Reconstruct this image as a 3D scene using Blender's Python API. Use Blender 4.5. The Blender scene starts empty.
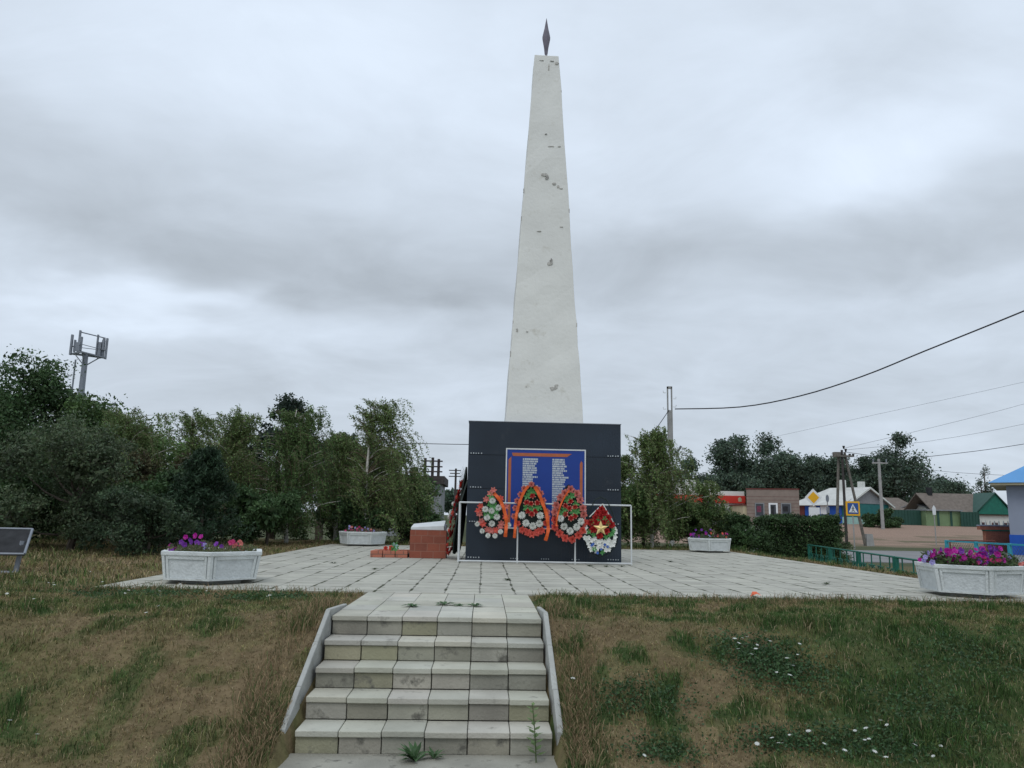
import bpy, bmesh, math, random
import numpy as np
from mathutils import Vector, Matrix, noise
random.seed(7); RNG = np.random.default_rng(7)
R = math.radians
scene = bpy.context.scene
COL = scene.collection
PL = 0.79                                   # height of the paved plaza

# ------------------------------------------------------------------ camera
CAMP = Vector((0, 0, 1.65))
def cam_axes():
    yaw, pitch, roll = R(-1.9), R(9.8), R(1.1)
    fw = Vector((0, math.cos(pitch), math.sin(pitch))); rt = Vector((1, 0, 0)); up = rt.cross(fw)
    c, s = math.cos(roll), math.sin(roll)
    r2, u2 = rt*c + up*s, up*c - rt*s
    M = Matrix.Rotation(yaw, 3, 'Z')
    return M @ r2, M @ u2, M @ fw
rt, up, fw = cam_axes()
cd = bpy.data.cameras.new('camera'); cd.sensor_width = 36; cd.lens = 770/1024*36; cd.clip_end = 3000; cd.clip_start = .05
cam = bpy.data.objects.new('camera', cd); COL.objects.link(cam)
m3 = Matrix((rt, up, -fw)).transposed(); m4 = m3.to_4x4(); m4.translation = CAMP
cam.matrix_world = m4; scene.camera = cam

# ------------------------------------------------------------------ terrain height
def S(t):
    t = min(max(t, 0.), 1.); return t*t*(3-2*t)
def base_h(x, y):
    t = S((x-7.35)/1.6)
    u = S((y-26.5)/6)
    z = .77*(1-max(t, u))
    if x < -16: z *= 1-S((-16-x)/6)
    z *= S((y-5.1)/2.1)
    z += 1.75*S((y-56)/40) if y > 56 else 0
    return z
def on_plaza(x, y, m=0.):
    return (-4.35-m < x < 7.1+m and 9.0-m < y < 22.7+m) or (-1.3-m < x < .55+m and y < 9.1)
def hgt(x, y):
    z = base_h(x, y)
    if y < 30 and not on_plaza(x, y, .05):
        z += .035*noise.noise(Vector((x*.9, y*.9, 3)))+.028*noise.noise(Vector((x*3.3, y*3.3, 1)))
        if on_plaza(x, y, .5) and y > 7.5: z = min(z, PL-.01)
    return z

# ------------------------------------------------------------------ materials
def mat(name, col, var=.15, scale=4, rough=.85, bump=.15, bscale=40, tint=False, spec=.3, metal=0, trans=0, emit=None, stain=None):
    m = bpy.data.materials.new(name); m.use_nodes = True; nt = m.node_tree; N = nt.nodes; L = nt.links
    b = N['Principled BSDF']; b.inputs['Roughness'].default_value = rough
    b.inputs['Specular IOR Level'].default_value = spec; b.inputs['Metallic'].default_value = metal
    tc = N.new('ShaderNodeTexCoord')
    n = N.new('ShaderNodeTexNoise'); n.inputs['Scale'].default_value = scale; n.inputs['Detail'].default_value = 6
    L.new(tc.outputs['Object'], n.inputs['Vector'])
    mp = N.new('ShaderNodeMapRange'); mp.inputs[1].default_value = .3; mp.inputs[2].default_value = .7
    mp.inputs[3].default_value = 1-var; mp.inputs[4].default_value = 1+var
    L.new(n.outputs[0], mp.inputs[0])
    mul = N.new('ShaderNodeVectorMath'); mul.operation = 'SCALE'; mul.inputs[0].default_value = col
    L.new(mp.outputs[0], mul.inputs['Scale']); out = mul.outputs[0]
    if tint:
        a = N.new('ShaderNodeAttribute'); a.attribute_name = 'tint'
        mm = N.new('ShaderNodeVectorMath'); mm.operation = 'MULTIPLY'
        L.new(out, mm.inputs[0]); L.new(a.outputs['Color'], mm.inputs[1]); out = mm.outputs[0]
    if stain:
        scol, sscale, thr, soft = stain
        n2 = N.new('ShaderNodeTexNoise'); n2.inputs['Scale'].default_value = sscale; n2.inputs['Detail'].default_value = 8
        n2.inputs['Roughness'].default_value = .65
        L.new(tc.outputs['Object'], n2.inputs['Vector'])
        r2 = N.new('ShaderNodeMapRange'); r2.inputs[1].default_value = thr; r2.inputs[2].default_value = thr+soft
        L.new(n2.outputs[0], r2.inputs[0])
        mx = N.new('ShaderNodeMix'); mx.data_type = 'RGBA'; L.new(r2.outputs[0], mx.inputs[0])
        L.new(out, mx.inputs[6]); mx.inputs[7].default_value = (*scol, 1); out = mx.outputs[2]
    L.new(out, b.inputs['Base Color'])
    if bump:
        n3 = N.new('ShaderNodeTexNoise'); n3.inputs['Scale'].default_value = bscale; n3.inputs['Detail'].default_value = 5
        L.new(tc.outputs['Object'], n3.inputs['Vector'])
        bp = N.new('ShaderNodeBump'); bp.inputs['Strength'].default_value = bump; bp.inputs['Distance'].default_value = .02
        L.new(n3.outputs[0], bp.inputs['Height']); L.new(bp.outputs[0], b.inputs['Normal'])
    if trans:
        t = N.new('ShaderNodeBsdfTranslucent'); L.new(out, t.inputs['Color'])
        ms = N.new('ShaderNodeMixShader'); ms.inputs[0].default_value = trans
        L.new(b.outputs[0], ms.inputs[1]); L.new(t.outputs[0], ms.inputs[2]); L.new(ms.outputs[0], N['Material Output'].inputs[0])
    return m
M = {}
M['leaf'] = mat('leaf', (1, 1, 1), .05, 3, .6, 0, tint=True, spec=.25, trans=.22)
M['grass'] = mat('grass_blade', (1, 1, 1), .05, 3, .8, 0, tint=True, spec=.1, trans=.15)
M['bark'] = mat('bark', (.09, .075, .06), .4, 8, .95, .5, 30)
M['birch'] = mat('birch_bark', (.55, .53, .48), .1, 6, .8, .2, 30, stain=((.05, .045, .04), 9, .58, .03))
M['twig'] = mat('twig', (.16, .12, .08), .3, 8, .9, 0)
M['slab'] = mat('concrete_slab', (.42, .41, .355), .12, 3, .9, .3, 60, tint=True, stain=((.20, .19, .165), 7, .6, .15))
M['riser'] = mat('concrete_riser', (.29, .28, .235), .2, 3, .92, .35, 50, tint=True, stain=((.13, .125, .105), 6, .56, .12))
M['core'] = mat('dark_joint', (.15, .14, .12), .2, 10, 1, .2)
M['kerb'] = mat('kerb_concrete', (.36, .365, .34), .12, 6, .9, .3, 60, stain=((.22, .21, .18), 9, .6, .1))
M['white'] = mat('white_paint', (.62, .64, .64), .06, 6, .6, .1, 40, stain=((.33, .31, .28), 14, .68, .05))
M['navy'] = mat('navy_cladding', (.018, .027, .040), .25, 1.1, .36, .08, 3, spec=.35, tint=True, stain=((.060, .066, .072), 1.7, .60, .25))
M['blue'] = mat('sign_blue', (.016, .05, .26), .06, 3, .5, 0, spec=.3)
M['orange'] = mat('orange_stripe', (.42, .125, .055), .08, 8, .6, 0)
M['letter'] = mat('letter_grey', (.46, .50, .52), .2, 30, .6, 0)
M['metalgrey'] = mat('grey_metal', (.22, .24, .27), .15, 8, .5, .05, metal=.3)
M['spire'] = mat('weathered_metal', (.17, .155, .18), .2, 6, .5, .1, metal=.5)
M['wood'] = mat('weathered_wood', (.16, .145, .125), .3, 5, .95, .4, 30)
M['tarwood'] = mat('dark_tarred_wood', (.06, .052, .05), .3, 5, .95, .3, 30)
M['poleconc'] = mat('pole_concrete', (.32, .32, .31), .15, 3, .9, .2)
M['cable'] = mat('cable', (.03, .03, .035), .1, 3, .7, 0)
M['soil'] = mat('soil', (.05, .04, .03), .3, 10, 1, .5)
M['teal'] = mat('teal_paint', (.016, .14, .10), .15, 3, .6, .1, stain=((.05, .12, .10), 5, .66, .08))
M['turq'] = mat('turquoise_paint', (.05, .36, .46), .12, 4, .55, .05)
M['tealwall'] = mat('teal_wall_boards', (.025, .155, .15), .12, 2, .7, .1)
M['mintbase'] = mat('mint_plaster', (.35, .55, .50), .1, 2, .85, .1)
M['bluewall'] = mat('blue_fence_sheet', (.015, .085, .40), .1, 2, .6, .05)
M['greenfence'] = mat('dark_green_sheet', (.025, .075, .058), .12, 2, .6, .05)
M['olive'] = mat('olive_sheet', (.17, .25, .13), .1, 2, .6, .05)
M['greywhite'] = mat('pale_roof_sheet', (.50, .50, .47), .1, 1.5, .6, .1)
M['greywall'] = mat('blue_grey_plaster', (.27, .30, .37), .06, 1, .9, .1)
M['roofblue'] = mat('blue_roof_sheet', (.09, .28, .56), .06, 1, .45, .05)
M['roofbrown'] = mat('brown_slate_roof', (.15, .125, .105), .2, 3, .9, .3, 14)
M['grey'] = mat('grey_boards', (.24, .25, .26), .12, 3, .85, .1)
M['brownwall'] = mat('taupe_cladding', (.25, .20, .17), .1, 2, .8, .1)
M['cream'] = mat('cream_wall', (.48, .42, .28), .1, 2, .85, .1)
M['plaster'] = mat('white_plaster', (.62, .64, .60), .08, 2, .85, .1)
M['red'] = mat('red_fascia', (.55, .045, .03), .06, 2, .5, 0)
M['yellow'] = mat('sign_yellow', (.80, .42, .02), .05, 4, .5, 0)
M['signwhite'] = mat('sign_white', (.75, .77, .78), .04, 4, .5, 0)
M['signblue'] = mat('sign_face_blue', (.03, .09, .30), .05, 4, .45, 0)
M['black'] = mat('black_paint', (.02, .02, .022), .1, 4, .5, 0)
M['glass'] = mat('dark_glass', (.03, .035, .045), .1, 4, .12, 0, spec=.6)
M['poster'] = mat('poster_print', (.16, .04, .07), .3, 12, .5, 0)
M['maroon'] = mat('maroon_pipe', (.14, .035, .03), .1, 4, .6, 0)
M['rust'] = mat('rusty_sheet', (.035, .036, .038), .3, 6, .95, .1, spec=.1)
M['frond'] = mat('artificial_frond', (.012, .022, .018), .3, 20, .6, 0)
M['ribbon'] = mat('orange_ribbon', (.72, .12, .025), .08, 20, .5, 0, trans=.1)
M['rosewhite'] = mat('white_petals', (.78, .79, .74), .05, 20, .6, 0, trans=.15)
M['rosered'] = mat('red_petals', (.45, .028, .028), .1, 20, .5, 0, trans=.12)
M['coral'] = mat('coral_petals', (.68, .115, .085), .1, 20, .55, 0, trans=.12)
M['pink'] = mat('faded_pink_petals', (.62, .20, .17), .12, 20, .55, 0, trans=.12)
M['peach'] = mat('peach_petals', (.80, .42, .30), .12, 20, .55, 0, trans=.12)
M['leafgreen'] = mat('artificial_leaf', (.08, .27, .075), .2, 20, .5, 0, trans=.1)
M['gold'] = mat('gold_foil', (.80, .58, .25), .1, 10, .3, .05, metal=.6)
M['bluepetal'] = mat('blue_petals', (.05, .13, .42), .1, 20, .5, 0)
M['magenta'] = mat('magenta_petals', (.45, .02, .30), .15, 20, .5, 0, trans=.2)
M['violet'] = mat('violet_petals', (.22, .05, .38), .15, 20, .5, 0, trans=.2)
M['lilac'] = mat('lilac_petals', (.42, .38, .70), .1, 20, .5, 0, trans=.2)
M['hotpink'] = mat('hot_pink_petals', (.72, .08, .25), .1, 20, .5, 0, trans=.2)
M['scrap'] = mat('orange_plastic', (.70, .13, .05), .1, 20, .5, 0)
M['hedgecore'] = mat('hedge_dark_core', (.02, .026, .016), .3, 10, 1, .3)

def brick_mat(name, c1, c2, mortar, w, h, msize=.02, offset=.5, bump=.4, rough=.9, dirt=None, uvaxis=None):
    m = bpy.data.materials.new(name); m.use_nodes = True; nt = m.node_tree; N = nt.nodes; L = nt.links
    b = N['Principled BSDF']; b.inputs['Roughness'].default_value = rough; b.inputs['Specular IOR Level'].default_value = .2
    tc = N.new('ShaderNodeTexCoord'); src = tc.outputs['Object']
    if uvaxis:
        sep = N.new('ShaderNodeSeparateXYZ'); L.new(src, sep.inputs[0]); cb = N.new('ShaderNodeCombineXYZ')
        ad = N.new('ShaderNodeMath'); ad.operation = 'ADD'; L.new(sep.outputs[0], ad.inputs[0]); L.new(sep.outputs[1], ad.inputs[1])
        L.new(ad.outputs[0], cb.inputs[0]); L.new(sep.outputs[2], cb.inputs[1]); src = cb.outputs[0]
    # slight warping so joints are not ruler-straight
    nz = N.new('ShaderNodeTexNoise'); nz.inputs['Scale'].default_value = 1.2; L.new(src, nz.inputs['Vector'])
    sc_ = N.new('ShaderNodeVectorMath'); sc_.operation = 'SCALE'; sc_.inputs['Scale'].default_value = w*.10
    L.new(nz.outputs['Color'], sc_.inputs[0])
    av = N.new('ShaderNodeVectorMath'); av.operation = 'ADD'; L.new(src, av.inputs[0]); L.new(sc_.outputs[0], av.inputs[1])
    bt = N.new('ShaderNodeTexBrick'); bt.offset = offset; bt.inputs['Scale'].default_value = 1
    bt.inputs['Brick Width'].default_value = w; bt.inputs['Row Height'].default_value = h
    bt.inputs['Mortar Size'].default_value = msize; bt.inputs['Mortar Smooth'].default_value = .25
    bt.inputs['Color1'].default_value = (*c1, 1); bt.inputs['Color2'].default_value = (*c2, 1); bt.inputs['Mortar'].default_value = (*mortar, 1)
    L.new(av.outputs[0], bt.inputs['Vector'])
    n2 = N.new('ShaderNodeTexNoise'); n2.inputs['Scale'].default_value = 2.2; n2.inputs['Detail'].default_value = 8; n2.inputs['Roughness'].default_value = .7
    L.new(tc.outputs['Object'], n2.inputs['Vector'])
    mp = N.new('ShaderNodeMapRange'); mp.inputs[1].default_value = .3; mp.inputs[2].default_value = .7; mp.inputs[3].default_value = .82; mp.inputs[4].default_value = 1.12
    L.new(n2.outputs[0], mp.inputs[0])
    mul = N.new('ShaderNodeVectorMath'); mul.operation = 'SCALE'; L.new(bt.outputs[0], mul.inputs[0]); L.new(mp.outputs[0], mul.inputs['Scale'])
    out = mul.outputs[0]
    if dirt:
        n4 = N.new('ShaderNodeTexNoise'); n4.inputs['Scale'].default_value = dirt[1]; n4.inputs['Detail'].default_value = 6
        L.new(tc.outputs['Object'], n4.inputs['Vector'])
        r4 = N.new('ShaderNodeMapRange'); r4.inputs[1].default_value = dirt[2]; r4.inputs[2].default_value = dirt[2]+.04
        L.new(n4.outputs[0], r4.inputs[0])
        # weeds and soil sit in and beside the joints
        wide = N.new('ShaderNodeTexBrick'); wide.offset = offset; wide.inputs['Scale'].default_value = 1
        wide.inputs['Brick Width'].default_value = w; wide.inputs['Row Height'].default_value = h
        wide.inputs['Mortar Size'].default_value = msize*3; wide.inputs['Mortar Smooth'].default_value = .6
        L.new(av.outputs[0], wide.inputs['Vector'])
        pr = N.new('ShaderNodeMath'); pr.operation = 'MULTIPLY'; L.new(wide.outputs['Fac'], pr.inputs[0]); L.new(r4.outputs[0], pr.inputs[1])
        mx = N.new('ShaderNodeMix'); mx.data_type = 'RGBA'; L.new(pr.outputs[0], mx.inputs[0])
        L.new(out, mx.inputs[6]); mx.inputs[7].default_value = (*dirt[0], 1); out = mx.outputs[2]
    L.new(out, b.inputs['Base Color'])
    n3 = N.new('ShaderNodeTexNoise'); n3.inputs['Scale'].default_value = 70; L.new(tc.outputs['Object'], n3.inputs['Vector'])
    sub = N.new('ShaderNodeMath'); sub.operation = 'MULTIPLY_ADD'; L.new(bt.outputs['Fac'], sub.inputs[0]); sub.inputs[1].default_value = -1
    n5 = N.new('ShaderNodeMath'); n5.operation = 'MULTIPLY'; n5.inputs[1].default_value = .25; L.new(n3.outputs[0], n5.inputs[0]); L.new(n5.outputs[0], sub.inputs[2])
    bp = N.new('ShaderNodeBump'); bp.inputs['Strength'].default_value = bump; bp.inputs['Distance'].default_value = .01
    L.new(sub.outputs[0], bp.inputs['Height']); L.new(bp.outputs[0], b.inputs['Normal'])
    return m
M['paving'] = brick_mat('plaza_paving', (.44, .43, .365), (.37, .36, .31), (.19, .185, .16), .40, .40, .008, 0, .5, dirt=((.05, .055, .03), 2.6, .505))
M['redbrick'] = brick_mat('red_brick', (.30, .095, .06), (.23, .08, .055), (.30, .14, .10), .25, .155, .008, .5, .5, uvaxis=True)
M['ornbrick'] = brick_mat('orange_brick', (.46, .17, .11), (.38, .14, .09), (.22, .12, .09), .25, .08, .01, .5, .4, uvaxis=True)

# ------------------------------------------------------------------ mesh helpers
class MB:
    def __init__(s): s.v = []; s.f = []; s.t = []
    def add(s, vs, fs, tint=(1, 1, 1)):
        o = len(s.v); s.v += [tuple(v) for v in vs]
        s.f += [tuple(i+o for i in f) for f in fs]; s.t += [tint]*len(fs); return s
    def box(s, x0, x1, y0, y1, z0, z1, tint=(1, 1, 1), rot=0, c=None):
        vs = [(x, y, z) for z in (z0, z1) for x, y in ((x0, y0), (x1, y0), (x1, y1), (x0, y1))]
        if rot:
            cx, cy = c if c else ((x0+x1)/2, (y0+y1)/2); co, si = math.cos(rot), math.sin(rot)
            vs = [(cx+(x-cx)*co-(y-cy)*si, cy+(x-cx)*si+(y-cy)*co, z) for x, y, z in vs]
        return s.add(vs, [(3, 2, 1, 0), (4, 5, 6, 7), (0, 1, 5, 4), (1, 2, 6, 5), (2, 3, 7, 6), (3, 0, 4, 7)], tint)
    def tube(s, pts, r0, r1=None, seg=6, cap=True, tint=(1, 1, 1)):
        pts = [Vector(p) for p in pts]; r1 = r0 if r1 is None else r1; n = len(pts); vs = []; fs = []
        for i, p in enumerate(pts):
            d = (pts[min(i+1, n-1)]-pts[max(i-1, 0)]).normalized()
            a = d.cross(Vector((0, 0, 1)) if abs(d.z) < .9 else Vector((1, 0, 0))).normalized(); b = d.cross(a)
            r = r0+(r1-r0)*i/(n-1)
            for k in range(seg):
                an = 2*math.pi*k/seg; vs.append(p+(a*math.cos(an)+b*math.sin(an))*r)
        for i in range(n-1):
            for k in range(seg):
                k2 = (k+1) % seg; fs.append((i*seg+k, i*seg+k2, (i+1)*seg+k2, (i+1)*seg+k))
        if cap: fs.append(tuple(range(seg))[::-1]); fs.append(tuple((n-1)*seg+k for k in range(seg)))
        return s.add(vs, fs, tint)
    def prism(s, poly0, z0, poly1, z1, tint=(1, 1, 1), caps=True):
        n = len(poly0); vs = [(x, y, z0) for x, y in poly0]+[(x, y, z1) for x, y in poly1]
        fs = [(i, (i+1) % n, (i+1) % n+n, i+n) for i in range(n)]
        if caps: fs += [tuple(range(n))[::-1], tuple(range(n, 2*n))]
        return s.add(vs, fs, tint)
    def plate(s, pts, th, nrm=(0, -1, 0), tint=(1, 1, 1)):    # extruded polygon, thickness th against nrm
        nv = Vector(nrm).normalized(); n = len(pts)
        a = [Vector(p) for p in pts]; b = [p-nv*th for p in a]
        fs = [tuple(range(n)), tuple(range(n, 2*n))[::-1]]+[(i, i+n, (i+1) % n+n, (i+1) % n) for i in range(n)]
        return s.add(a+b, fs, tint)
    def quad(s, a, b, c, d, tint=(1, 1, 1)): return s.add([a, b, c, d], [(0, 1, 2, 3)], tint)
    def build(s, name, m, parent=None, loc=None, rz=0, bevel=0, smooth=False):
        me = bpy.data.meshes.new(name); me.from_pydata(s.v, [], s.f); me.materials.append(m)
        if any(t != (1, 1, 1) for t in s.t) or 'tint' in [n.attribute_name for n in m.node_tree.nodes if n.type == 'ATTRIBUTE']:
            at = me.attributes.new('tint', 'FLOAT_COLOR', 'FACE')
            at.data.foreach_set('color', np.array([(*t, 1) for t in s.t], 'f').ravel())
        if smooth: me.polygons.foreach_set('use_smooth', [True]*len(me.polygons))
        me.update(); o = bpy.data.objects.new(name, me); COL.objects.link(o)
        if parent: o.parent = parent
        if loc is not None: o.location = loc
        if rz: o.rotation_euler.z = rz
        if bevel:
            bv = o.modifiers.new('bevel', 'BEVEL'); bv.width = bevel; bv.segments = 2; bv.limit_method = 'ANGLE'
        return o
def tag(o, label=None, cat=None, group=None, kind=None):
    if label: o['label'] = label
    if cat: o['category'] = cat
    if group: o['group'] = group
    if kind: o['kind'] = kind
    return o
def thing(name, loc, label, cat, group=None, rz=0):
    o = bpy.data.objects.new(name, None); o.empty_display_size = .3; COL.objects.link(o)
    o.location = loc; o.rotation_euler.z = rz; return tag(o, label, cat, group)
def bake(name, V, F, m, tint=None, parent=None):
    """numpy mesh: V (n,3), F (k,c) constant face size, tint per face"""
    me = bpy.data.meshes.new(name); n, (k, c) = len(V), F.shape
    me.vertices.add(n); me.vertices.foreach_set('co', V.astype('f').ravel())
    me.loops.add(k*c); me.loops.foreach_set('vertex_index', F.astype('i').ravel())
    me.polygons.add(k); me.polygons.foreach_set('loop_start', np.arange(0, k*c, c, dtype='i'))
    me.polygons.foreach_set('loop_total', np.full(k, c, 'i'))
    if tint is not None:
        at = me.attributes.new('tint', 'FLOAT_COLOR', 'FACE')
        at.data.foreach_set('color', np.hstack([tint, np.ones((k, 1))]).astype('f').ravel())
    me.materials.append(m); me.update(calc_edges=True)
    o = bpy.data.objects.new(name, me); COL.objects.link(o)
    if parent: o.parent = parent
    return o
def leaves(name, C, size, asp, tint, m, parent=None, axis=None, axw=0.):
    C = np.asarray(C, float); n = len(C); size = np.broadcast_to(size, (n,))
    u = RNG.normal(size=(n, 3))
    if axis is not None: u = u/np.linalg.norm(u, axis=1)[:, None]*(1-axw)+np.asarray(axis)*axw
    u /= np.linalg.norm(u, axis=1)[:, None]
    v = np.cross(u, RNG.normal(size=(n, 3))); v /= np.linalg.norm(v, axis=1)[:, None]
    s = size[:, None]
    V = np.stack([C-u*s, C+v*s*asp-u*s*.1, C+u*s, C-v*s*asp-u*s*.1], 1).reshape(-1, 3)
    return bake(name, V, np.arange(4*n).reshape(n, 4), m, tint, parent)
def tints(n, base, var=.2, hue=.08, clump=None):
    t = np.array(base)[None, :]*np.ones((n, 1)); t = t*(1+RNG.uniform(-var, var, (n, 1)))*(1+RNG.uniform(-hue, hue, (n, 3)))
    if clump is not None: t *= clump[:, None]
    return t

# ------------------------------------------------------------------ sky and light
w = bpy.data.worlds.new('World'); scene.world = w; w.use_nodes = True
nt = w.node_tree; N = nt.nodes; L = nt.links; bg = N['Background']; bg.inputs['Strength'].default_value = .1
SUN_EL, SUN_AZ = R(52), R(200)
sky = N.new('ShaderNodeTexSky'); sky.sky_type = 'NISHITA'; sky.sun_disc = False; sky.sun_elevation = SUN_EL; sky.sun_rotation = SUN_AZ
def math_(op, a, b=None, c=None):
    n = N.new('ShaderNodeMath'); n.operation = op
    for i, x in enumerate((a, b, c)):
        if x is None: continue
        if isinstance(x, (int, float)): n.inputs[i].default_value = x
        else: L.new(x, n.inputs[i])
    return n.outputs[0]
tc = N.new('ShaderNodeTexCoord'); nrm = N.new('ShaderNodeVectorMath'); nrm.operation = 'NORMALIZE'; L.new(tc.outputs['Generated'], nrm.inputs[0])
sp = N.new('ShaderNodeSeparateXYZ'); L.new(nrm.outputs[0], sp.inputs[0])
az = math_('ARCTAN2', sp.outputs[0], sp.outputs[1]); el = math_('ARCSINE', sp.outputs[2])
# cloud-layer coordinates: direction projected on a high flat layer
zz = math_('ADD', math_('MAXIMUM', sp.outputs[2], 0.0), .22)
cx = math_('DIVIDE', sp.outputs[0], zz); cy = math_('DIVIDE', sp.outputs[1], zz)
cb = N.new('ShaderNodeCombineXYZ'); L.new(math_('MULTIPLY', cx, .8), cb.inputs[0]); L.new(cy, cb.inputs[1])
def nz(scale, detail, rough, dist, off=0):
    n = N.new('ShaderNodeTexNoise'); n.inputs['Scale'].default_value = scale; n.inputs['Detail'].default_value = detail
    n.inputs['Roughness'].default_value = rough; n.inputs['Distortion'].default_value = dist
    ad = N.new('ShaderNodeVectorMath'); ad.inputs[1].default_value = (off, off*.7, off*.3); L.new(cb.outputs[0], ad.inputs[0]); L.new(ad.outputs[0], n.inputs['Vector'])
    return n.outputs[0]
n1 = nz(1.1, 6, .5, .3, 2.3); n2 = nz(3.0, 8, .58, .5, 7.1); nw = nz(1.6, 4, .55, 0, 11.7); nw2 = nz(1.9, 4, .55, 0, 17.7)
azw = math_('ADD', az, math_('MULTIPLY', math_('SUBTRACT', nw, .5), .35)); elw = math_('ADD', el, math_('MULTIPLY', math_('SUBTRACT', nw2, .5), .20))
def blob(a, e, sa, se, amp):
    x = math_('DIVIDE', math_('SUBTRACT', azw, a), sa); y = math_('DIVIDE', math_('SUBTRACT', elw, e), se)
    r2 = math_('ADD', math_('MULTIPLY', x, x), math_('MULTIPLY', y, y))
    return math_('MULTIPLY', math_('EXPONENT', math_('MULTIPLY', r2, -1)), amp)
tot = math_('ADD', math_('MULTIPLY', math_('SUBTRACT', n1, .5), .34), math_('MULTIPLY', math_('SUBTRACT', n2, .5), .28))
for a, e, sa, se, amp in [(-.46, .315, .30, .060, -.15), (-.12, .30, .22, .065, -.11), (-.60, .42, .16, .05, -.06), (-.40, .235, .15, .022, .17),
                          (-.20, .205, .16, .022, .07), (.22, .325, .2, .06, -.09), (.50, .33, .26, .06, -.12), (.52, .43, .2, .045, .18),
                          (-.40, .49, .18, .06, .11), (-.17, .46, .14, .07, -.05), (.03, .62, 1.2, .12, .12), (.6, .2, .35, .05, .03),
                          (.03, .03, 1.5, .16, -.035), (-.3, .13, .3, .05, -.03), (.35, .14, .25, .03, -.04), (.62, .27, .2, .02, .05), (-.02, .26, .1, .02, .04)]:
    tot = math_('ADD', tot, blob(a, e, sa, se, amp))
lum = math_('MAXIMUM', math_('ADD', math_('MULTIPLY', tot, 1.1), .695), .12)
# an overcast sky brightens towards the zenith, above the frame
zen = math_('MULTIPLY', math_('MAXIMUM', math_('SUBTRACT', sp.outputs[2], .62), 0), 1.5)
lum = math_('ADD', lum, zen)
mapr = N.new('ShaderNodeMapRange'); mapr.inputs[1].default_value = .45; mapr.inputs[2].default_value = .85; L.new(lum, mapr.inputs[0])
mixc = N.new('ShaderNodeMix'); mixc.data_type = 'RGBA'; L.new(mapr.outputs[0], mixc.inputs[0])
mixc.inputs[6].default_value = (.89, .995, 1.11, 1); mixc.inputs[7].default_value = (.885, 1.0, 1.15, 1)
sc = N.new('ShaderNodeVectorMath'); sc.operation = 'SCALE'; L.new(mixc.outputs[2], sc.inputs[0]); L.new(math_('MULTIPLY', lum, 10), sc.inputs['Scale'])
mixs = N.new('ShaderNodeMix'); mixs.data_type = 'RGBA'; mixs.inputs[0].default_value = .96; L.new(sky.outputs[0], mixs.inputs[6]); L.new(sc.outputs[0], mixs.inputs[7])
L.new(mixs.outputs[2], bg.inputs['Color'])
sl = bpy.data.lights.new('sun', 'SUN'); sl.energy = .8; sl.angle = R(25); sl.color = (1, .97, .93)
so = bpy.data.objects.new('sun', sl); COL.objects.link(so)
sd = Vector((math.sin(SUN_AZ)*math.cos(SUN_EL), math.cos(SUN_AZ)*math.cos(SUN_EL), math.sin(SUN_EL)))
so.rotation_euler = sd.to_track_quat('Z', 'Y').to_euler()
scene.view_settings.view_transform = 'Standard'; scene.view_settings.look = 'None'; scene.view_settings.exposure = 0; scene.view_settings.gamma = 1
scene.render.engine = 'CYCLES'
scene.cycles.max_bounces = 6; scene.cycles.diffuse_bounces = 3; scene.cycles.use_denoising = True

# ------------------------------------------------------------------ ground
def greenness(x, y):
    g = .42*noise.fractal(Vector((x*.7, y*1.0, 5.2)), .9, 2.1, 4)-.10
    tuft = noise.noise(Vector((x*3.3, y*3.3, 9)))+.45*noise.noise(Vector((x*8, y*8, 2)))
    g += .80*S((tuft-.02)/.40)*(.55+.45*S((x+1)/2))
    g += .18*noise.noise(Vector((x*14, y*14, 8)))
    g += -.02 if x < 0 else .07
    if x > 1.6 and y < 7.9: g += .38*S((x-1.4)/1.8)*S((7.9-y)/1.4)
    if x > .5 and 7.6 < y < 9.2: g += .10
    if x < -3 and y > 7: g += .16
    if x < -4.2 and y > 9.8: g -= .25
    if x > 7.1: g -= .3
    return g
TAN, OLV, GRN = np.array((.265, .200, .112)), np.array((.185, .180, .074)), np.array((.060, .112, .034))
def pal(t):
    t = np.asarray(t)[..., None]
    return np.where(t < .5, TAN*(1-2*t)+OLV*2*t, OLV*(2-2*t)+GRN*(2*t-1))
def grass_col(g): return pal(S((g+.3)/.85))
def axis(segs):
    out = []
    for a, b, st in segs: out += list(np.arange(a, b-1e-6, st))
    out.append(segs[-1][1]); return np.array(out)
xs = axis([(-400, -60, 40), (-60, -20, 5), (-20, -7, .6), (-7, -1.4, .07), (-1.4, .66, .06), (.66, 9, .07), (9, 20, .6), (20, 60, 5), (60, 400, 40)])
ys = axis([(-60, 0, 15), (0, 4, .6), (4, 9.3, .07), (9.3, 27, .5), (27, 56, 2), (56, 100, 2), (100, 200, 20), (200, 1200, 125)])
def ground_h(x, y):
    z = hgt(x, y)
    if -1.32 < x < .58 and y < 7.3: z = -.03 if y < 5.75 else min(z, (y-5.8)*.5-.05)
    if on_plaza(x, y, -.15): z = min(z, PL-.12)
    return z
nx, ny = len(xs), len(ys); V = np.zeros((ny, nx, 3)); T = np.zeros((ny, nx, 3))
dirt = np.array((.19, .135, .085)); sand = np.array((.27, .19, .145)); farg = np.array((.075, .085, .045))
for j, y in enumerate(ys):
    for i, x in enumerate(xs):
        V[j, i] = (x, y, ground_h(x, y))
        c = grass_col(greenness(x, y))*.50+dirt*.10*(1+.8*noise.noise(Vector((x*2.2, y*2.2, 7))))
        if y > 56 and x > 9:
            s = S((noise.fractal(Vector((x*.11, y*.22, 2)), .9, 2, 3)+.35+(y-64)*.03)/.35); c = farg*(1-s)+sand*s
        elif y > 30: c = farg*(1+.3*noise.noise(Vector((x*.2, y*.3, 0))))
        T[j, i] = c
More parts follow.
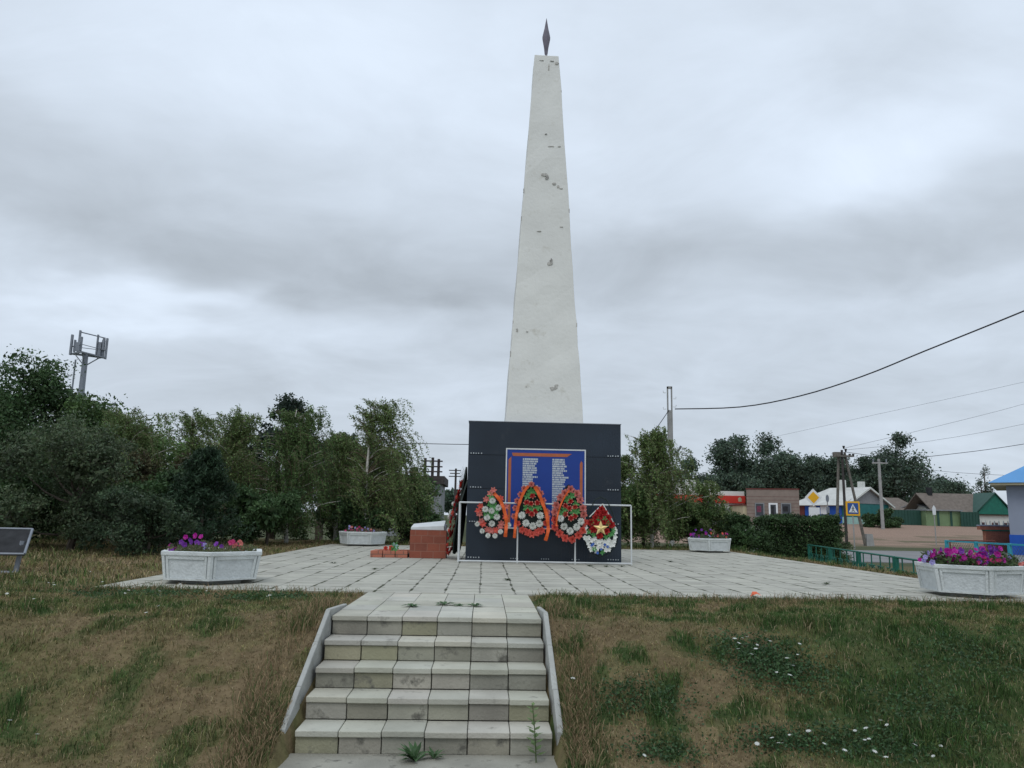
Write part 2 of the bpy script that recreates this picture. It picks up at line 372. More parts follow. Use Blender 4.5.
idx = np.arange(nx*ny).reshape(ny, nx)
F = np.stack([idx[:-1, :-1], idx[:-1, 1:], idx[1:, 1:], idx[1:, :-1]], -1).reshape(-1, 4)
Tf = (T[:-1, :-1]+T[1:, 1:]).reshape(-1, 3)/2
M['ground'] = mat('ground_soil', (1, 1, 1), .25, 9, 1, .7, 35, tint=True, spec=.1)
g = bake('ground', V.reshape(-1, 3), F, M['ground'], Tf); g.data.polygons.foreach_set('use_smooth', [True]*len(F)); tag(g, kind='structure')
M['road'] = mat('road_asphalt', (.20, .20, .20), .12, .5, .95, .2, 20)
tag(MB().box(11, 90, 33.5, 48, -.05, .03).build('road', M['road']), kind='structure')
tag(MB().box(-1.38, .60, 1.0, 5.76, -.1, .004).build('path', M['riser']), kind='structure')
# plaza: big paving sheet and the strip leading from the stairs
pz = MB(); pz.box(-4.35, 7.1, 9.0, 22.7, PL-.1, PL)
o = pz.build('plaza_paving', M['paving']); tag(o, kind='structure')

# ------------------------------------------------------------------ stairs
SX0, SX1, SY, TR, RI = -1.276, .524, 5.765, .286, .158
st = thing('stairs', ((SX0+SX1)/2, SY, 0), 'five grey concrete paving-slab steps leading up to the plaza', 'stairs')
ox, oy = (SX0+SX1)/2, SY
def slabtint(a=.12):
    v = 1+random.uniform(-a, a); return (v*random.uniform(.98, 1.03), v, v*random.uniform(.94, 1.02))
for i in range(5):
    zt = (i+1)*RI; y0 = i*TR
    tr_, rs = MB(), MB()
    for k in range(6):
        a = SX0+.3*k-ox+.0025; b = a+.295; dz = random.uniform(-.003, .003); dy = random.uniform(-.005, .004)
        y1 = y0+TR-.004 if i < 4 else y0+.40
        tr_.box(a, b, y0-.022+dy, y1, zt-.042+dz, zt+dz, slabtint())
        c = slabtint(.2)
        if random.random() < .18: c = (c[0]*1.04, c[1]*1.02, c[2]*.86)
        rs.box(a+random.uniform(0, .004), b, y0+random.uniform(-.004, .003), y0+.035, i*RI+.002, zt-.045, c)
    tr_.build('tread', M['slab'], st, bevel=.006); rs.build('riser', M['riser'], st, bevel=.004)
co = MB()
for i in range(5): co.box(SX0-ox+.01, SX1-ox-.01, i*TR+.037, i*TR+TR+.03 if i < 4 else 1.5, -.05, (i+1)*RI-.05)
co.build('concrete_core', M['core'], st)
for sgn in (-1, 1):
    k0 = (SX0 if sgn < 0 else SX1)-ox
    prof = [(-.06, .17), (.30, .385), (.74, .635), (1.13, .845), (1.95, .80)]
    for q in range(4):
        (ya, za), (yb, zb) = prof[q], prof[q+1]; yb -= .012
        fl = lambda yy: k0+sgn*(.012+max(0, .045*(1.0-yy)/1.1) if sgn < 0 else .012+max(0, .02*(1.0-yy)))
        kb = MB(); xa, xb = fl(ya), fl(yb); t = sgn*.042; wv = random.uniform(-.006, .006)
        vs = [(xa+wv, ya, za-.60), (xa+t, ya, za-.60), (xa+t, ya, za), (xa+wv, ya, za), (xb, yb, zb-.60), (xb+t, yb, zb-.60), (xb+t, yb, zb), (xb, yb, zb)]
        fs = [(0, 1, 2, 3), (7, 6, 5, 4), (0, 4, 5, 1), (1, 5, 6, 2), (2, 6, 7, 3), (3, 7, 4, 0)]
        if sgn < 0: fs = [f[::-1] for f in fs]
        kb.add(vs, fs); kb.build('kerb', M['kerb'], st, bevel=.008)
# slabs of the short walk between stairs and plaza
wk = MB(); yy = SY+4*TR+.406
rows = [yy+.0, yy+.40, yy+.80, yy+1.2, yy+1.6, 8.996]
for q in range(len(rows)-1):
    for k in range(6):
        a = SX0+.3*k+.003; dz = random.uniform(-.004, .002)
        if rows[q+1]-rows[q] > .05: wk.box(a, a+.294, rows[q]+.004, rows[q+1]-.004, PL-.05, PL+dz, slabtint(.1))
tag(wk.build('walkway', M['slab']), kind='structure')

# ------------------------------------------------------------------ obelisk on its clad pedestal
ob = thing('obelisk', (1.19, 16.35, PL), 'tall white flaking plaster obelisk rising above the navy box', 'monument')
def sq(h): return [(-h, -h), (h, -h), (h, h), (-h, h)]
M['obelisk'] = mat('whitewashed_plaster', (.72, .72, .68), .06, 1.2, .85, .35, 12, stain=((.52, .50, .43), 3.3, .60, .2))
sh = MB(); n = 24; h0, h1, zb, ztop = .80, .275, 1.0, 11.30
bm = bmesh.new(); rings = []
for q in range(n+1):
    t = q/n; h = h0+(h1-h0)*((zb+(ztop-zb)*t)-2.7)/(ztop-2.7); z = zb+(ztop-zb)*t; ring = []
    for sx, sy in ((-1, -1), (0, -1), (1, -1), (1, 0), (1, 1), (0, 1), (-1, 1), (-1, 0)):
        jx = random.uniform(-.010, .010); ring.append(bm.verts.new((sx*(h+jx), sy*(h+jx), z)))
    rings.append(ring)
for q in range(n):
    for k in range(8): bm.faces.new((rings[q][k], rings[q][(k+1) % 8], rings[q+1][(k+1) % 8], rings[q+1][k]))
cap = bm.verts.new((0, 0, ztop+.10))
for k in range(8): bm.faces.new((rings[n][k], rings[n][(k+1) % 8], cap))
me = bpy.data.meshes.new('shaft'); bm.to_mesh(me); bm.free(); me.materials.append(M['obelisk'])
o = bpy.data.objects.new('shaft', me); COL.objects.link(o); o.parent = ob
bv = o.modifiers.new('bevel', 'BEVEL'); bv.width = .012; bv.segments = 2; bv.limit_method = 'ANGLE'; bv.angle_limit = R(40)
# patches where the plaster has flaked off: ragged shallow scabs of bare render
M['bare'] = mat('bare_render', (.46, .445, .41), .25, 20, .95, .5, 60)
M['cavity'] = mat('dark_cavity', (.33, .32, .30), .3, 30, 1, .5, 80)
def hw(z): return h0+(h1-h0)*(z-2.7)/(ztop-2.7)
def patch(px, z, w_, h_, m='bare', seed=0):
    rnd = random.Random(seed); mb = MB(); pts = []
    n = 14; y = -hw(z)-.012
    slope = (h0-h1)/(ztop-2.7)
    for q in range(n):
        a = 2*math.pi*q/n; r = rnd.uniform(.45, 1.0); dz = math.sin(a)*h_*r
        pts.append((px+math.cos(a)*w_*r, y+slope*dz, z+dz))
    mb.plate(pts, .02); mb.build('flaked_patch', M[m], ob)
P_ = lambda px, py: ((px-(543.0+(423-py)*.0085))*.0205*(1+(423-py)*.00035), 2.72+(423-py)*.02315)
for q, (px, py, w_, h_, m) in enumerate([(551.5, 390, .085, .05, 'bare'), (555, 388, .05, .06, 'bare'), (548.5, 272, .07, .05, 'bare'), (550, 269, .04, .07, 'cavity'),
        (544, 182, .10, .06, 'bare'), (546, 185, .05, .06, 'cavity'), (553, 191, .05, .04, 'bare'), (557, 194, .04, .05, 'bare'), (560, 196, .04, .02, 'bare'),
        (516, 337, .03, .06, 'bare'), (526, 338, .03, .015, 'bare'), (550, 152, .09, .015, 'bare'), (545, 139, .03, .02, 'cavity'), (558, 152, .05, .02, 'bare'),
        (548, 66, .02, .10, 'bare'), (556, 61, .05, .05, 'bare'), (541, 58.6, .07, .012, 'cavity'), (551, 58.8, .06, .012, 'cavity'), (525, 389, .02, .02, 'bare'), (560, 235, .05, .012, 'bare'), (538, 240, .05, .01, 'bare')]):
    x, z = P_(px, py); patch(x, z, w_, h_, m, q)
rnd = random.Random(3)
for q in range(7):                                  # chipped edges
    z = rnd.uniform(2.9, 11.1); s = rnd.choice((-1, 1)); h = hw(z)
    MB().box(s*h-.013, s*h+.007, -h-.008, -h+.02, z, z+rnd.uniform(.03, .14)).build('chipped_edge', M['bare'], ob, bevel=.006)
# spearhead flame of sheet metal on top
sp_ = MB(); prof = [(0, .03), (.14, .035), (.15, .042), (.30, .06), (.52, .105), (.58, .108), (.64, .095), (.82, .05), (1.07, .004)]
for q in range(len(prof)-1):
    (za, ra), (zb_, rb) = prof[q], prof[q+1]
    dia = lambda r: [(0, -r*.8), (r*.86, 0), (0, r*.8), (-r*.86, 0)]
    sp_.prism(dia(ra), ztop+.06+za, dia(rb), ztop+.06+zb_, caps=(q in (0, len(prof)-2)))
sp_.build('spearhead', M['spire'], ob)

BX0, BX1, BY0, BY1, BZ = -.335, 2.725, 15.4, 17.3, 3.53
bxo = thing('monument_base', ((BX0+BX1)/2, BY0, PL), 'dark navy clad box at the foot of the white obelisk', 'pedestal')
bx_, bw2, bh = 0, (BX1-BX0)/2, BZ-PL
MB().box(-bw2+.01, bw2-.01, .012, BY1-BY0, 0, bh-.012).build('core_box', M['black'], bxo)
zr = [0.015, .735, 1.405, 2.075, bh]
for q in range(4):
    mb = MB()
    nrib = 60; mb.box(-bw2, bw2, -.004, .010, zr[q]+.004, zr[q+1]-.004)
    for k in range(nrib):                                      # fine vertical ribbing of the cladding
        xa = -bw2+.02+k*(2*bw2-.04)/nrib; mb.box(xa, xa+.014, -.0075, -.0035, zr[q]+.010, zr[q+1]-.010)
    pt = random.uniform(.85, 1.2); mb.t = [(pt, pt, pt)]*len(mb.t)
    mb.build('cladding_panel', M['navy'], bxo)
    for s in (-1, 1):
        MB().box(*(sorted((s*bw2, s*(bw2-.012)))), .012, BY1-BY0, zr[q]+.004, zr[q+1]-.004).build('side_panel', M['navy'], bxo)
MB().box(-bw2-.012, bw2+.012, -.014, BY1-BY0+.01, bh, bh+.014).build('top_trim', M['metalgrey'], bxo)
for q, z in enumerate((.05, .74, 1.41, 2.08)):
    for s in (-1, 1):
        for k in range(5):
            x = s*(bw2-.06-.05*k) + random.uniform(-.006, .006)
            MB().box(x-.010, x+.010, -.013, -.008, z+.012, z+.030+random.uniform(0, .006)).build('fixing_clip', M['letter'], bxo)
for x in (-.65, -.05, .55):
    for k in range(4): MB().box(x+.045*k, x+.045*k+.018, -.013, -.008, .055, .072).build('fixing_clip', M['letter'], bxo)

# memorial plate
mp_ = thing('memorial_plate', (1.215, 15.36, 1.45), 'blue memorial plate with orange stripes and two columns of names on the navy box', 'memorial plate')
MB().box(-.775, .775, 0, .018, 0, 1.53).build('plate', M['blue'], mp_)
fr = MB()
for a in ((-.80, .80, 1.53, 1.555), (-.80, .80, -.025, 0), (-.80, -.775, 0, 1.53), (.775, .80, 0, 1.53)): fr.box(a[0], a[1], -.008, .022, a[2], a[3])
fr.build('frame', M['white'], mp_)
s1 = MB(); s1.plate([(-.66, -.003, 1.40), (.42, -.003, 1.40), (.52, -.003, 1.465), (-.68, -.003, 1.465)][::1], .003)
s1.build('stripe', M['orange'], mp_)
s2 = MB(); s2.plate([(-.745, -.003, .03), (-.69, -.003, .03), (-.69, -.003, 1.39), (-.745, -.003, 1.33)], .003); s2.build('stripe', M['orange'], mp_)
s3 = MB(); s3.plate([(.68, -.003, .03), (.735, -.003, .03), (.735, -.003, 1.29), (.71, -.003, 1.33), (.68, -.003, 1.27)], .003); s3.build('stripe', M['orange'], mp_)
for x0, wbase in ((-.46, .29), (.13, .31)):
    mb = MB(); rnd = random.Random(int(x0*100))
    for r_ in range(30):
        z = 1.36-r_*.044; x = x0; end = x0+wbase*rnd.uniform(.65, 1.05)
        while x < end:
            lw = rnd.uniform(.012, .05); mb.box(x, min(x+lw, end+.01), -.002, .0, z-.034, z); x += lw+rnd.choice((.003, .003, .010))
    mb.build('name_list', M['letter'], mp_)

# ------------------------------------------------------------------ white pipe railing
rl = thing('pipe_railing', (1.185, 14.9, PL), 'low white pipe railing in front of the navy box, hung with wreaths', 'railing')
xa, xb, hh, r = -1.645, 1.645, 1.12, .0155
for pts in ([(xa, 0, .03), (xb, 0, .03)], [(xa, 0, hh), (xb, 0, hh)]): MB().tube(pts, r, seg=8).build('rail', M['white'], rl)
for x in (xa, -.53, .57, xb): MB().tube([(x, 0.002, .0), (x, 0.002, hh)], r*.95, seg=8).build('post', M['white'], rl)
for x in (xa,):
    MB().tube([(x, 0, hh-.002), (x, .62, hh-.002)], r*.9, seg=8).build('side_rail', M['white'], rl)
    MB().tube([(x, .62, 0), (x, .62, hh)], r*.9, seg=8).build('post', M['white'], rl)
    MB().tube([(x, 0, .032), (x, .62, .032)], r*.9, seg=8).build('side_rail', M['white'], rl)

# ------------------------------------------------------------------ artificial flowers
def flower_mesh(name, m, kind, r):
    mb = MB(); rnd = random.Random(hash(kind) % 999 if False else len(kind))
    def petal(a, tilt, ln, wd, off=0):
        ca, sa = math.cos(a), math.sin(a)
        def P(u, v, h): return (ca*u-sa*v, -h, sa*u+ca*v)
        ct, st_ = math.cos(tilt), math.sin(tilt)
        mb.add([P(.0, 0, off), P(ln*.55*ct, wd, off+ln*.55*st_), P(ln*ct, wd*.35, off+ln*st_*1.0), P(ln*1.02*ct, -wd*.35, off+ln*st_), P(ln*.55*ct, -wd, off+ln*.55*st_)], [(0, 1, 2, 3, 4)])
    if kind == 'mum':
        for ring, (n_, t_, l_) in enumerate([(12, .15, 1), (12, .55, .95), (10, .9, .85), (7, 1.2, .75)]):
            for k in range(n_): petal(2*math.pi*(k+.5*ring)/n_+rnd.uniform(-.1, .1), t_, r*l_, r*.22, r*.05*ring)
    elif kind == 'rose':
        for ring, (n_, t_, l_) in enumerate([(6, .2, 1), (5, .7, .85), (4, 1.15, .7), (3, 1.4, .55)]):
            for k in range(n_): petal(2*math.pi*(k+.5*ring)/n_, t_, r*l_, r*.45*l_, r*.04*ring)
    elif kind == 'star':
        for k in range(6): petal(2*math.pi*k/6, .25, r, r*.3)
        for k in range(5): petal(2*math.pi*(k+.4)/5, .7, r*.65, r*.24, .004)
    elif kind == 'leaf':
        for k in range(5): petal(2*math.pi*k/5+rnd.uniform(-.3, .3), .35, r, r*.28)
    elif kind == 'tiny':
        for k in range(5): petal(2*math.pi*k/5, .3, r, r*.4)
    elif kind == 'trumpet':
        for k in range(5): petal(2*math.pi*k/5, .28, r, r*.62)
        for k in range(5): petal(2*math.pi*(k+.5)/5, .55, r*.55, r*.34, .003)
    me = bpy.data.meshes.new(name); me.from_pydata(mb.v, [], mb.f); me.materials.append(m); me.update(); return me
FM = {}
def flower(parent, name, m, kind, r, loc, rot=None, euler=None):
    key = (m, kind, round(r, 3))
    if key not in FM: FM[key] = flower_mesh(name, M[m], kind, r)
    o = bpy.data.objects.new(name, FM[key]); COL.objects.link(o); o.parent = parent; o.location = loc
    o.rotation_euler = euler if euler else (random.uniform(-.3, .3), random.uniform(0, 6), random.uniform(-.3, .3)); return o
def teardrop(wd, hh, n=40, pw=1.0):
    pts = []
    for q in range(n):
        a = 2*math.pi*q/n; x = math.sin(a); z = -math.cos(a)               # starts at the bottom
        nar = 1-.55*max(0, (z+.1)/1.1)**1.1
        if z > .5: nar *= 1-.5*((z-.5)/.5)**2*.6
        pts.append((x*nar*wd/2, (z+1)/2*hh))
    return pts
def fronds(parent, wd, hh, seed, spike=.05, dep=.05, core=.9):
    rnd = random.Random(seed); o = teardrop(wd*core, hh*core); mb = MB()
    cz = hh*(1-core)/2
    mb.plate([(x, .0, z+cz) for x, z in o], .03)
    for q in range(900):
        a = rnd.randrange(len(o)); b = (a+1) % len(o); t = rnd.random()
        x = o[a][0]*(1-t)+o[b][0]*t; z = o[a][1]*(1-t)+o[b][1]*t+cz
        s = rnd.uniform(.72, 1.0); mid = hh*.42; p = Vector((x*s, rnd.uniform(-dep, .01), mid+(z-mid)*s))
        d = Vector((x, rnd.uniform(-.06, .03), z-mid)).normalized()
        d = (d+Vector((rnd.uniform(-.5, .5), rnd.uniform(-.3, .1), rnd.uniform(-.5, .5)))).normalized()
        ln = rnd.uniform(.5, 1.1)*spike; sd_ = d.cross(Vector((0, 1, 0))).normalized()*.004
        mb.add([p-sd_, p+sd_, p+d*ln], [(0, 1, 2)])
    return mb.build('backing', M['frond'], parent)
def ribbon(parent, pts, wd=.04, m='ribbon', y=-.085):
    mb = MB(); n = len(pts); P = [Vector((x, 0, z)) for x, z in pts]
    # smooth the path
    Q = []
    for i in range(n-1):
        for t in (0, .25, .5, .75):
            p0, p1, p2, p3 = P[max(i-1, 0)], P[i], P[i+1], P[min(i+2, n-1)]
            Q.append(.5*((2*p1)+(p2-p0)*t+(2*p0-5*p1+4*p2-p3)*t*t+(3*p1-p0-3*p2+p3)*t**3))
    Q.append(P[-1]); L_, R_ = [], []
    for i, p in enumerate(Q):
        d = (Q[min(i+1, len(Q)-1)]-Q[max(i-1, 0)]).normalized(); sd_ = Vector((-d.z, 0, d.x))*wd/2*(1+.12*math.sin(i*1.7))
        yy = y+.012*math.sin(i*1.1); L_.append((p.x-sd_.x, yy, p.z-sd_.z)); R_.append((p.x+sd_.x, yy-.012*math.cos(i*.9), p.z+sd_.z))
    for i in range(len(Q)-1): mb.quad(L_[i], R_[i], R_[i+1], L_[i+1])
    return mb.build('ribbon', M[m], parent)
WY = 14.83
def wreath(label, x, z0, wd, hh, seed, name='funeral_wreath', rz=0, tilt=0, y=WY, backing=True, **kw):
    t = thing(name, (x, y, z0), label, 'wreath', 'wreaths laid at the monument', rz); t.rotation_euler.x = tilt
    if backing: fronds(t, wd, hh, seed, **kw)
    return t
def plotter(cx, bz, sc_):                                    # zoom-picture units -> wreath plane
    return lambda u, v: ((u-cx)*sc_, (bz-v)*sc_)
PX = .0196
# 1: white roses, faded pink border, one long ribbon
f = PX/11.46; q_ = plotter(245, 690, f)
w1 = wreath('small teardrop wreath of white roses with faded pink flowers, leftmost on the white railing', .155, 1.22, .60, .98, 1)
for u, v in [(250, 265), (170, 360), (240, 375), (315, 340), (195, 450), (300, 440), (245, 515), (85, 520), (145, 595), (210, 645), (285, 645), (345, 600), (435, 525)]:
    a, b = q_(u, v); flower(w1, 'flower', 'rosewhite', 'mum', .066 if v < 530 and u not in (85, 435) else .052, (a, -.075, b))
for u, v in [(180, 250), (120, 325), (110, 410), (130, 490), (200, 580), (290, 585), (355, 510), (340, 240), (395, 330), (400, 440), (225, 185), (255, 150), (150, 520), (245, 590), (345, 545), (95, 380)]:
    a, b = q_(u, v); flower(w1, 'flower', 'pink' if random.random() < .6 else 'coral', 'star', .068, (a, -.055, b))
for u, v in [(235, 215), (220, 310), (210, 420), (240, 430), (290, 385), (180, 410), (270, 320)]:
    a, b = q_(u, v); flower(w1, 'leaf', 'leafgreen', 'leaf', .075, (a, -.07, b))
ribbon(w1, [q_(*p) for p in [(262, 185), (300, 220), (350, 290), (385, 380), (405, 470), (405, 560), (398, 655)]], .062, y=-.13)
# 2: red roses, white mums, two orange ribbons
f = PX/10.24; q_ = plotter(240, 665, f)
w2_ = wreath('red rose wreath with orange ribbons down both sides, second from left', .905, 1.215, .70, 1.16, 2)
for u, v in [(235, 115), (165, 155), (130, 215), (95, 280), (80, 350), (70, 430), (105, 500), (300, 160), (330, 200), (355, 270), (395, 380), (400, 430), (380, 490), (150, 565), (340, 570), (200, 590), (300, 590), (250, 600)]:
    a, b = q_(u, v); flower(w2_, 'flower', 'pink' if v < 450 else 'coral', 'rose', .062, (a, -.06, b))
for u, v in [(205, 580), (250, 600), (300, 575), (345, 560), (155, 560)]:
    a, b = q_(u, v); flower(w2_, 'flower', 'coral', 'star', .078, (a, -.075, b))
for u, v in [(245, 225), (190, 295), (235, 305), (295, 295), (205, 375), (280, 375), (245, 405)]:
    a, b = q_(u, v); flower(w2_, 'flower', 'rosered', 'rose', .052, (a, -.085, b)); flower(w2_, 'flower', 'peach', 'star', .066, (a, -.068, b))
for u, v in [(145, 420), (185, 495), (255, 520), (320, 495), (328, 418)]:
    a, b = q_(u, v); flower(w2_, 'flower', 'rosewhite', 'mum', .074, (a, -.085, b))
for u, v in [(240, 175), (195, 235), (240, 345), (290, 335), (185, 345), (310, 345), (225, 195), (265, 190)]:
    a, b = q_(u, v); flower(w2_, 'leaf', 'leafgreen', 'leaf', .075, (a, -.075, b))
ribbon(w2_, [q_(*p) for p in [(205, 130), (160, 190), (125, 280), (100, 370), (85, 450), (80, 540), (75, 640)]], .052, y=-.12)
ribbon(w2_, [q_(*p) for p in [(268, 135), (310, 210), (345, 290), (380, 380), (400, 470), (405, 560), (380, 660)]], .062, y=-.125)
# 3: round border of coral roses
q_ = plotter(620, 690, f)
w3_ = wreath('round-bottomed wreath rimmed with coral roses, left of the star wreath', 1.615, 1.17, .72, 1.17, 3)
for u, v in [(635, 155), (580, 195), (535, 240), (495, 315), (480, 385), (475, 460), (485, 530), (530, 590), (585, 635), (655, 645), (715, 605), (760, 555), (780, 480), (770, 400), (760, 340), (730, 260), (700, 195)]:
    a, b = q_(u, v); flower(w3_, 'flower', 'pink' if v < 420 else 'coral', 'rose', .078, (a, -.065, b))
for u, v in [(635, 270), (585, 320), (680, 330), (625, 345), (585, 400), (640, 440), (680, 415)]:
    a, b = q_(u, v); flower(w3_, 'flower', 'rosered', 'rose', .052, (a, -.085, b)); flower(w3_, 'flower', 'peach', 'star', .066, (a, -.068, b))
for u, v in [(535, 445), (570, 520), (630, 565), (695, 525), (740, 470)]:
    a, b = q_(u, v); flower(w3_, 'flower', 'rosewhite', 'mum', .074, (a, -.085, b))
for u, v in [(650, 220), (600, 260), (690, 300), (660, 380), (550, 390), (700, 370), (620, 235), (575, 360)]:
    a, b = q_(u, v); flower(w3_, 'leaf', 'leafgreen', 'leaf', .075, (a, -.075, b))
ribbon(w3_, [q_(*p) for p in [(620, 165), (575, 230), (540, 300), (515, 380), (500, 450), (495, 520)]], .03, y=-.135)
# 4: star wreath
f = PX/10.98; q_ = plotter(255, 700, f)
w4_ = thing('funeral_wreath', (2.235, WY-.02, .92), 'wreath with a gold star on red flowers above small white blossoms', 'wreath', 'wreaths laid at the monument')
hp = MB(); rnd = random.Random(4)
hoop = [q_(*p) for p in [(250, 690), (170, 660), (100, 590), (75, 480), (85, 380), (110, 270), (155, 160), (195, 90), (250, 62), (310, 85), (350, 160), (390, 260), (425, 370), (440, 460), (420, 560), (350, 650), (250, 690)]]
for i in range(len(hoop)-1):
    hp.tube([(hoop[i][0], 0, hoop[i][1]), (hoop[i+1][0], 0, hoop[i+1][1])], .008, seg=5)
    for k in range(26):
        t = rnd.random(); p = Vector((hoop[i][0]*(1-t)+hoop[i+1][0]*t, rnd.uniform(-.01, .01), hoop[i][1]*(1-t)+hoop[i+1][1]*t))
        d = Vector((rnd.gauss(0, 1), rnd.gauss(0, .5), rnd.gauss(0, 1))).normalized()*rnd.uniform(.02, .045); s_ = Vector((.003, 0, .003))
        hp.add([p-s_, p+s_, p+d], [(0, 1, 2)])
hp.build('hoop', M['frond'], w4_)
inner = [q_(*p) for p in [(250, 660), (150, 630), (80, 520), (95, 390), (130, 270), (270, 130), (375, 300), (420, 430), (405, 560), (330, 640)]]
MB().plate([(a, .004, b) for a, b in inner], .02).build('backing', M['frond'], w4_)
ed = MB()
for p0, p1 in (((130, 275), (272, 135)), ((272, 135), (370, 300)), ((370, 300), (418, 410))):
    a, b = q_(*p0), q_(*p1); ed.tube([(a[0], -.02, a[1]), (b[0], -.02, b[1])], .011, seg=6)
ed.build('white_edging', M['rosewhite'], w4_)
for u, v in [(255, 190), (220, 230), (290, 230), (190, 280), (330, 280), (250, 270), (150, 330), (350, 340), (160, 410), (310, 420), (240, 470), (130, 335), (200, 330), (290, 320), (365, 355), (265, 225), (180, 400)]:
    a, b = q_(u, v); flower(w4_, 'flower', 'rosered', 'rose', .07, (a, -.045, b))
for u, v in [(220, 295), (290, 290), (150, 328), (380, 410), (120, 430), (325, 335), (345, 460), (170, 460), (370, 440), (180, 610), (262, 640), (300, 480)]:
    a, b = q_(u, v); flower(w4_, 'leaf', 'leafgreen', 'leaf', .055, (a, -.06, b))
for u, v in [(90, 385), (85, 430), (80, 490), (95, 505), (120, 490), (150, 520), (185, 500), (215, 530), (250, 520), (290, 530), (330, 510), (360, 530), (400, 480), (405, 430), (400, 400), (390, 520), (380, 560), (130, 580), (170, 590), (210, 600), (255, 590), (310, 590), (335, 610), (145, 615), (275, 560), (230, 560), (180, 545), (110, 545), (345, 565), (300, 615), (200, 630), (320, 545)]:
    a, b = q_(u, v); flower(w4_, 'flower', 'rosewhite', 'tiny', .050, (a, -.05, b))
for u, v in [(165, 555), (290, 560), (320, 580), (212, 645), (250, 610), (150, 570)]:
    a, b = q_(u, v); flower(w4_, 'flower', 'bluepetal', 'tiny', .032, (a, -.065, b))
a, b = q_(245, 392); sv = [(a, -.125, b)]; sf = []
for k in range(10):
    rr = (.150 if k % 2 == 0 else .062); an = math.pi/2+k*math.pi/5; sv.append((a+rr*math.cos(an), -.09, b+rr*math.sin(an)))
sv.append((a, -.085, b))
sf = [(0, (k+1) % 10+1, k+1) for k in range(10)]+[(11, k+1, (k+1) % 10+1) for k in range(10)]
MB().add(sv, sf).build('gold_star', M['gold'], w4_)
# two wreaths leaning edge-on against the left side of the box, facing left
def leaning(label, x, y, z0, hh, wd, seed, withfl, rz, tilt):
    t = wreath(label, x, z0, wd, hh, seed, rz=rz, tilt=tilt, y=y, spike=.07, dep=.10)
    if withfl:
        o = teardrop(wd*.85, hh*.86, 26)
        for k, (a, b) in enumerate(o): flower(t, 'flower', 'coral' if k % 2 else 'rosered', 'rose', .065, (a, -.08, b+.08))
        o = teardrop(wd*.5, hh*.5, 14)
        for k, (a, b) in enumerate(o): flower(t, 'flower', 'rosered', 'star', .08, (a, -.11, b+hh*.27))
        for k in range(9): flower(t, 'flower', 'rosewhite', 'mum', .07, (random.uniform(-.12, .12), -.17, hh*random.uniform(.3, .65)))
        for k in range(5): flower(t, 'leaf', 'leafgreen', 'leaf', .07, (random.uniform(-.14, .14), -.17, hh*random.uniform(.3, .65)))
    else:
        for q in range(2): ribbon(t, [(.05*q, hh*.8), (.1*q-.03, hh*.5), (.12*q-.05, hh*.2)], .04, 'frond')
    return t
leaning('dark-backed wreath with red flowers seen edge-on, leaning beside the brick pedestal', -.60, 15.95, PL+.02, 1.68, .80, 11, True, R(-101), R(-9))
leaning('dark green wreath seen edge-on, tight against the left side of the navy box', -.52, 16.1, PL+.02, 1.95, .8, 12, False, R(-100), R(-4))

# ------------------------------------------------------------------ brick pedestal and small flowerbed
bp_ = thing('brick_pedestal', (-1.12, 16.35, PL), 'red brick pedestal with a sloping white top, left of the navy box', 'pedestal')
MB().box(-.37, .37, -.25, .35, 0, .56).build('brick_block', M['redbrick'], bp_, bevel=.006)
sl_ = MB(); sl_.add([(-.36, -.24, .563), (.32, -.24, .563), (.32, .34, .563), (-.36, .34, .563), (-.36, -.24, .62), (.32, -.24, .66), (.32, .34, .76), (-.36, .34, .68)],
                    [(3, 2, 1, 0), (4, 5, 6, 7), (0, 1, 5, 4), (1, 2, 6, 5), (2, 3, 7, 6), (3, 0, 4, 7)])
sl_.build('sloping_top', M['white'], bp_, bevel=.01)
MB().box(.325, .355, -.20, .30, .563, .68).build('inset_plate', M['metalgrey'], bp_)
fb = thing('brick_flowerbed', (-1.86, 16.35, PL), 'low red brick flowerbed edging beside the brick pedestal', 'flowerbed')
for x, y, rz in [(-.30, -.2, 0), (-.05, -.2, .1), (.21, -.2, 0), (-.36, .02, 1.5), (-.36, .26, 1.6), (-.2, .42, 0), (.08, .42, 0), (.24, .42, .05)]:
    MB().box(-.12, .12, -.05, .05, 0, .135).build('edging_brick', M['ornbrick'], fb, (x, y, 0), rz, bevel=.008)
MB().box(-.30, .33, -.14, .36, 0, .07).build('soil', M['soil'], fb)
bq = thing('artificial_bouquet', (-1.85, 16.28, PL+.07), 'small green bouquet with red blooms lying in the brick flowerbed', 'bouquet')
for k in range(5): flower(bq, 'leaf', 'leafgreen' if k else 'mintbase', 'leaf', .09, (random.uniform(-.1, .12), random.uniform(-.1, .1), random.uniform(.04, .18)))
for k in range(3): flower(bq, 'flower', 'coral', 'rose', .05, (-.12+random.uniform(-.06, .1), random.uniform(-.1, 0), random.uniform(.08, .16)))

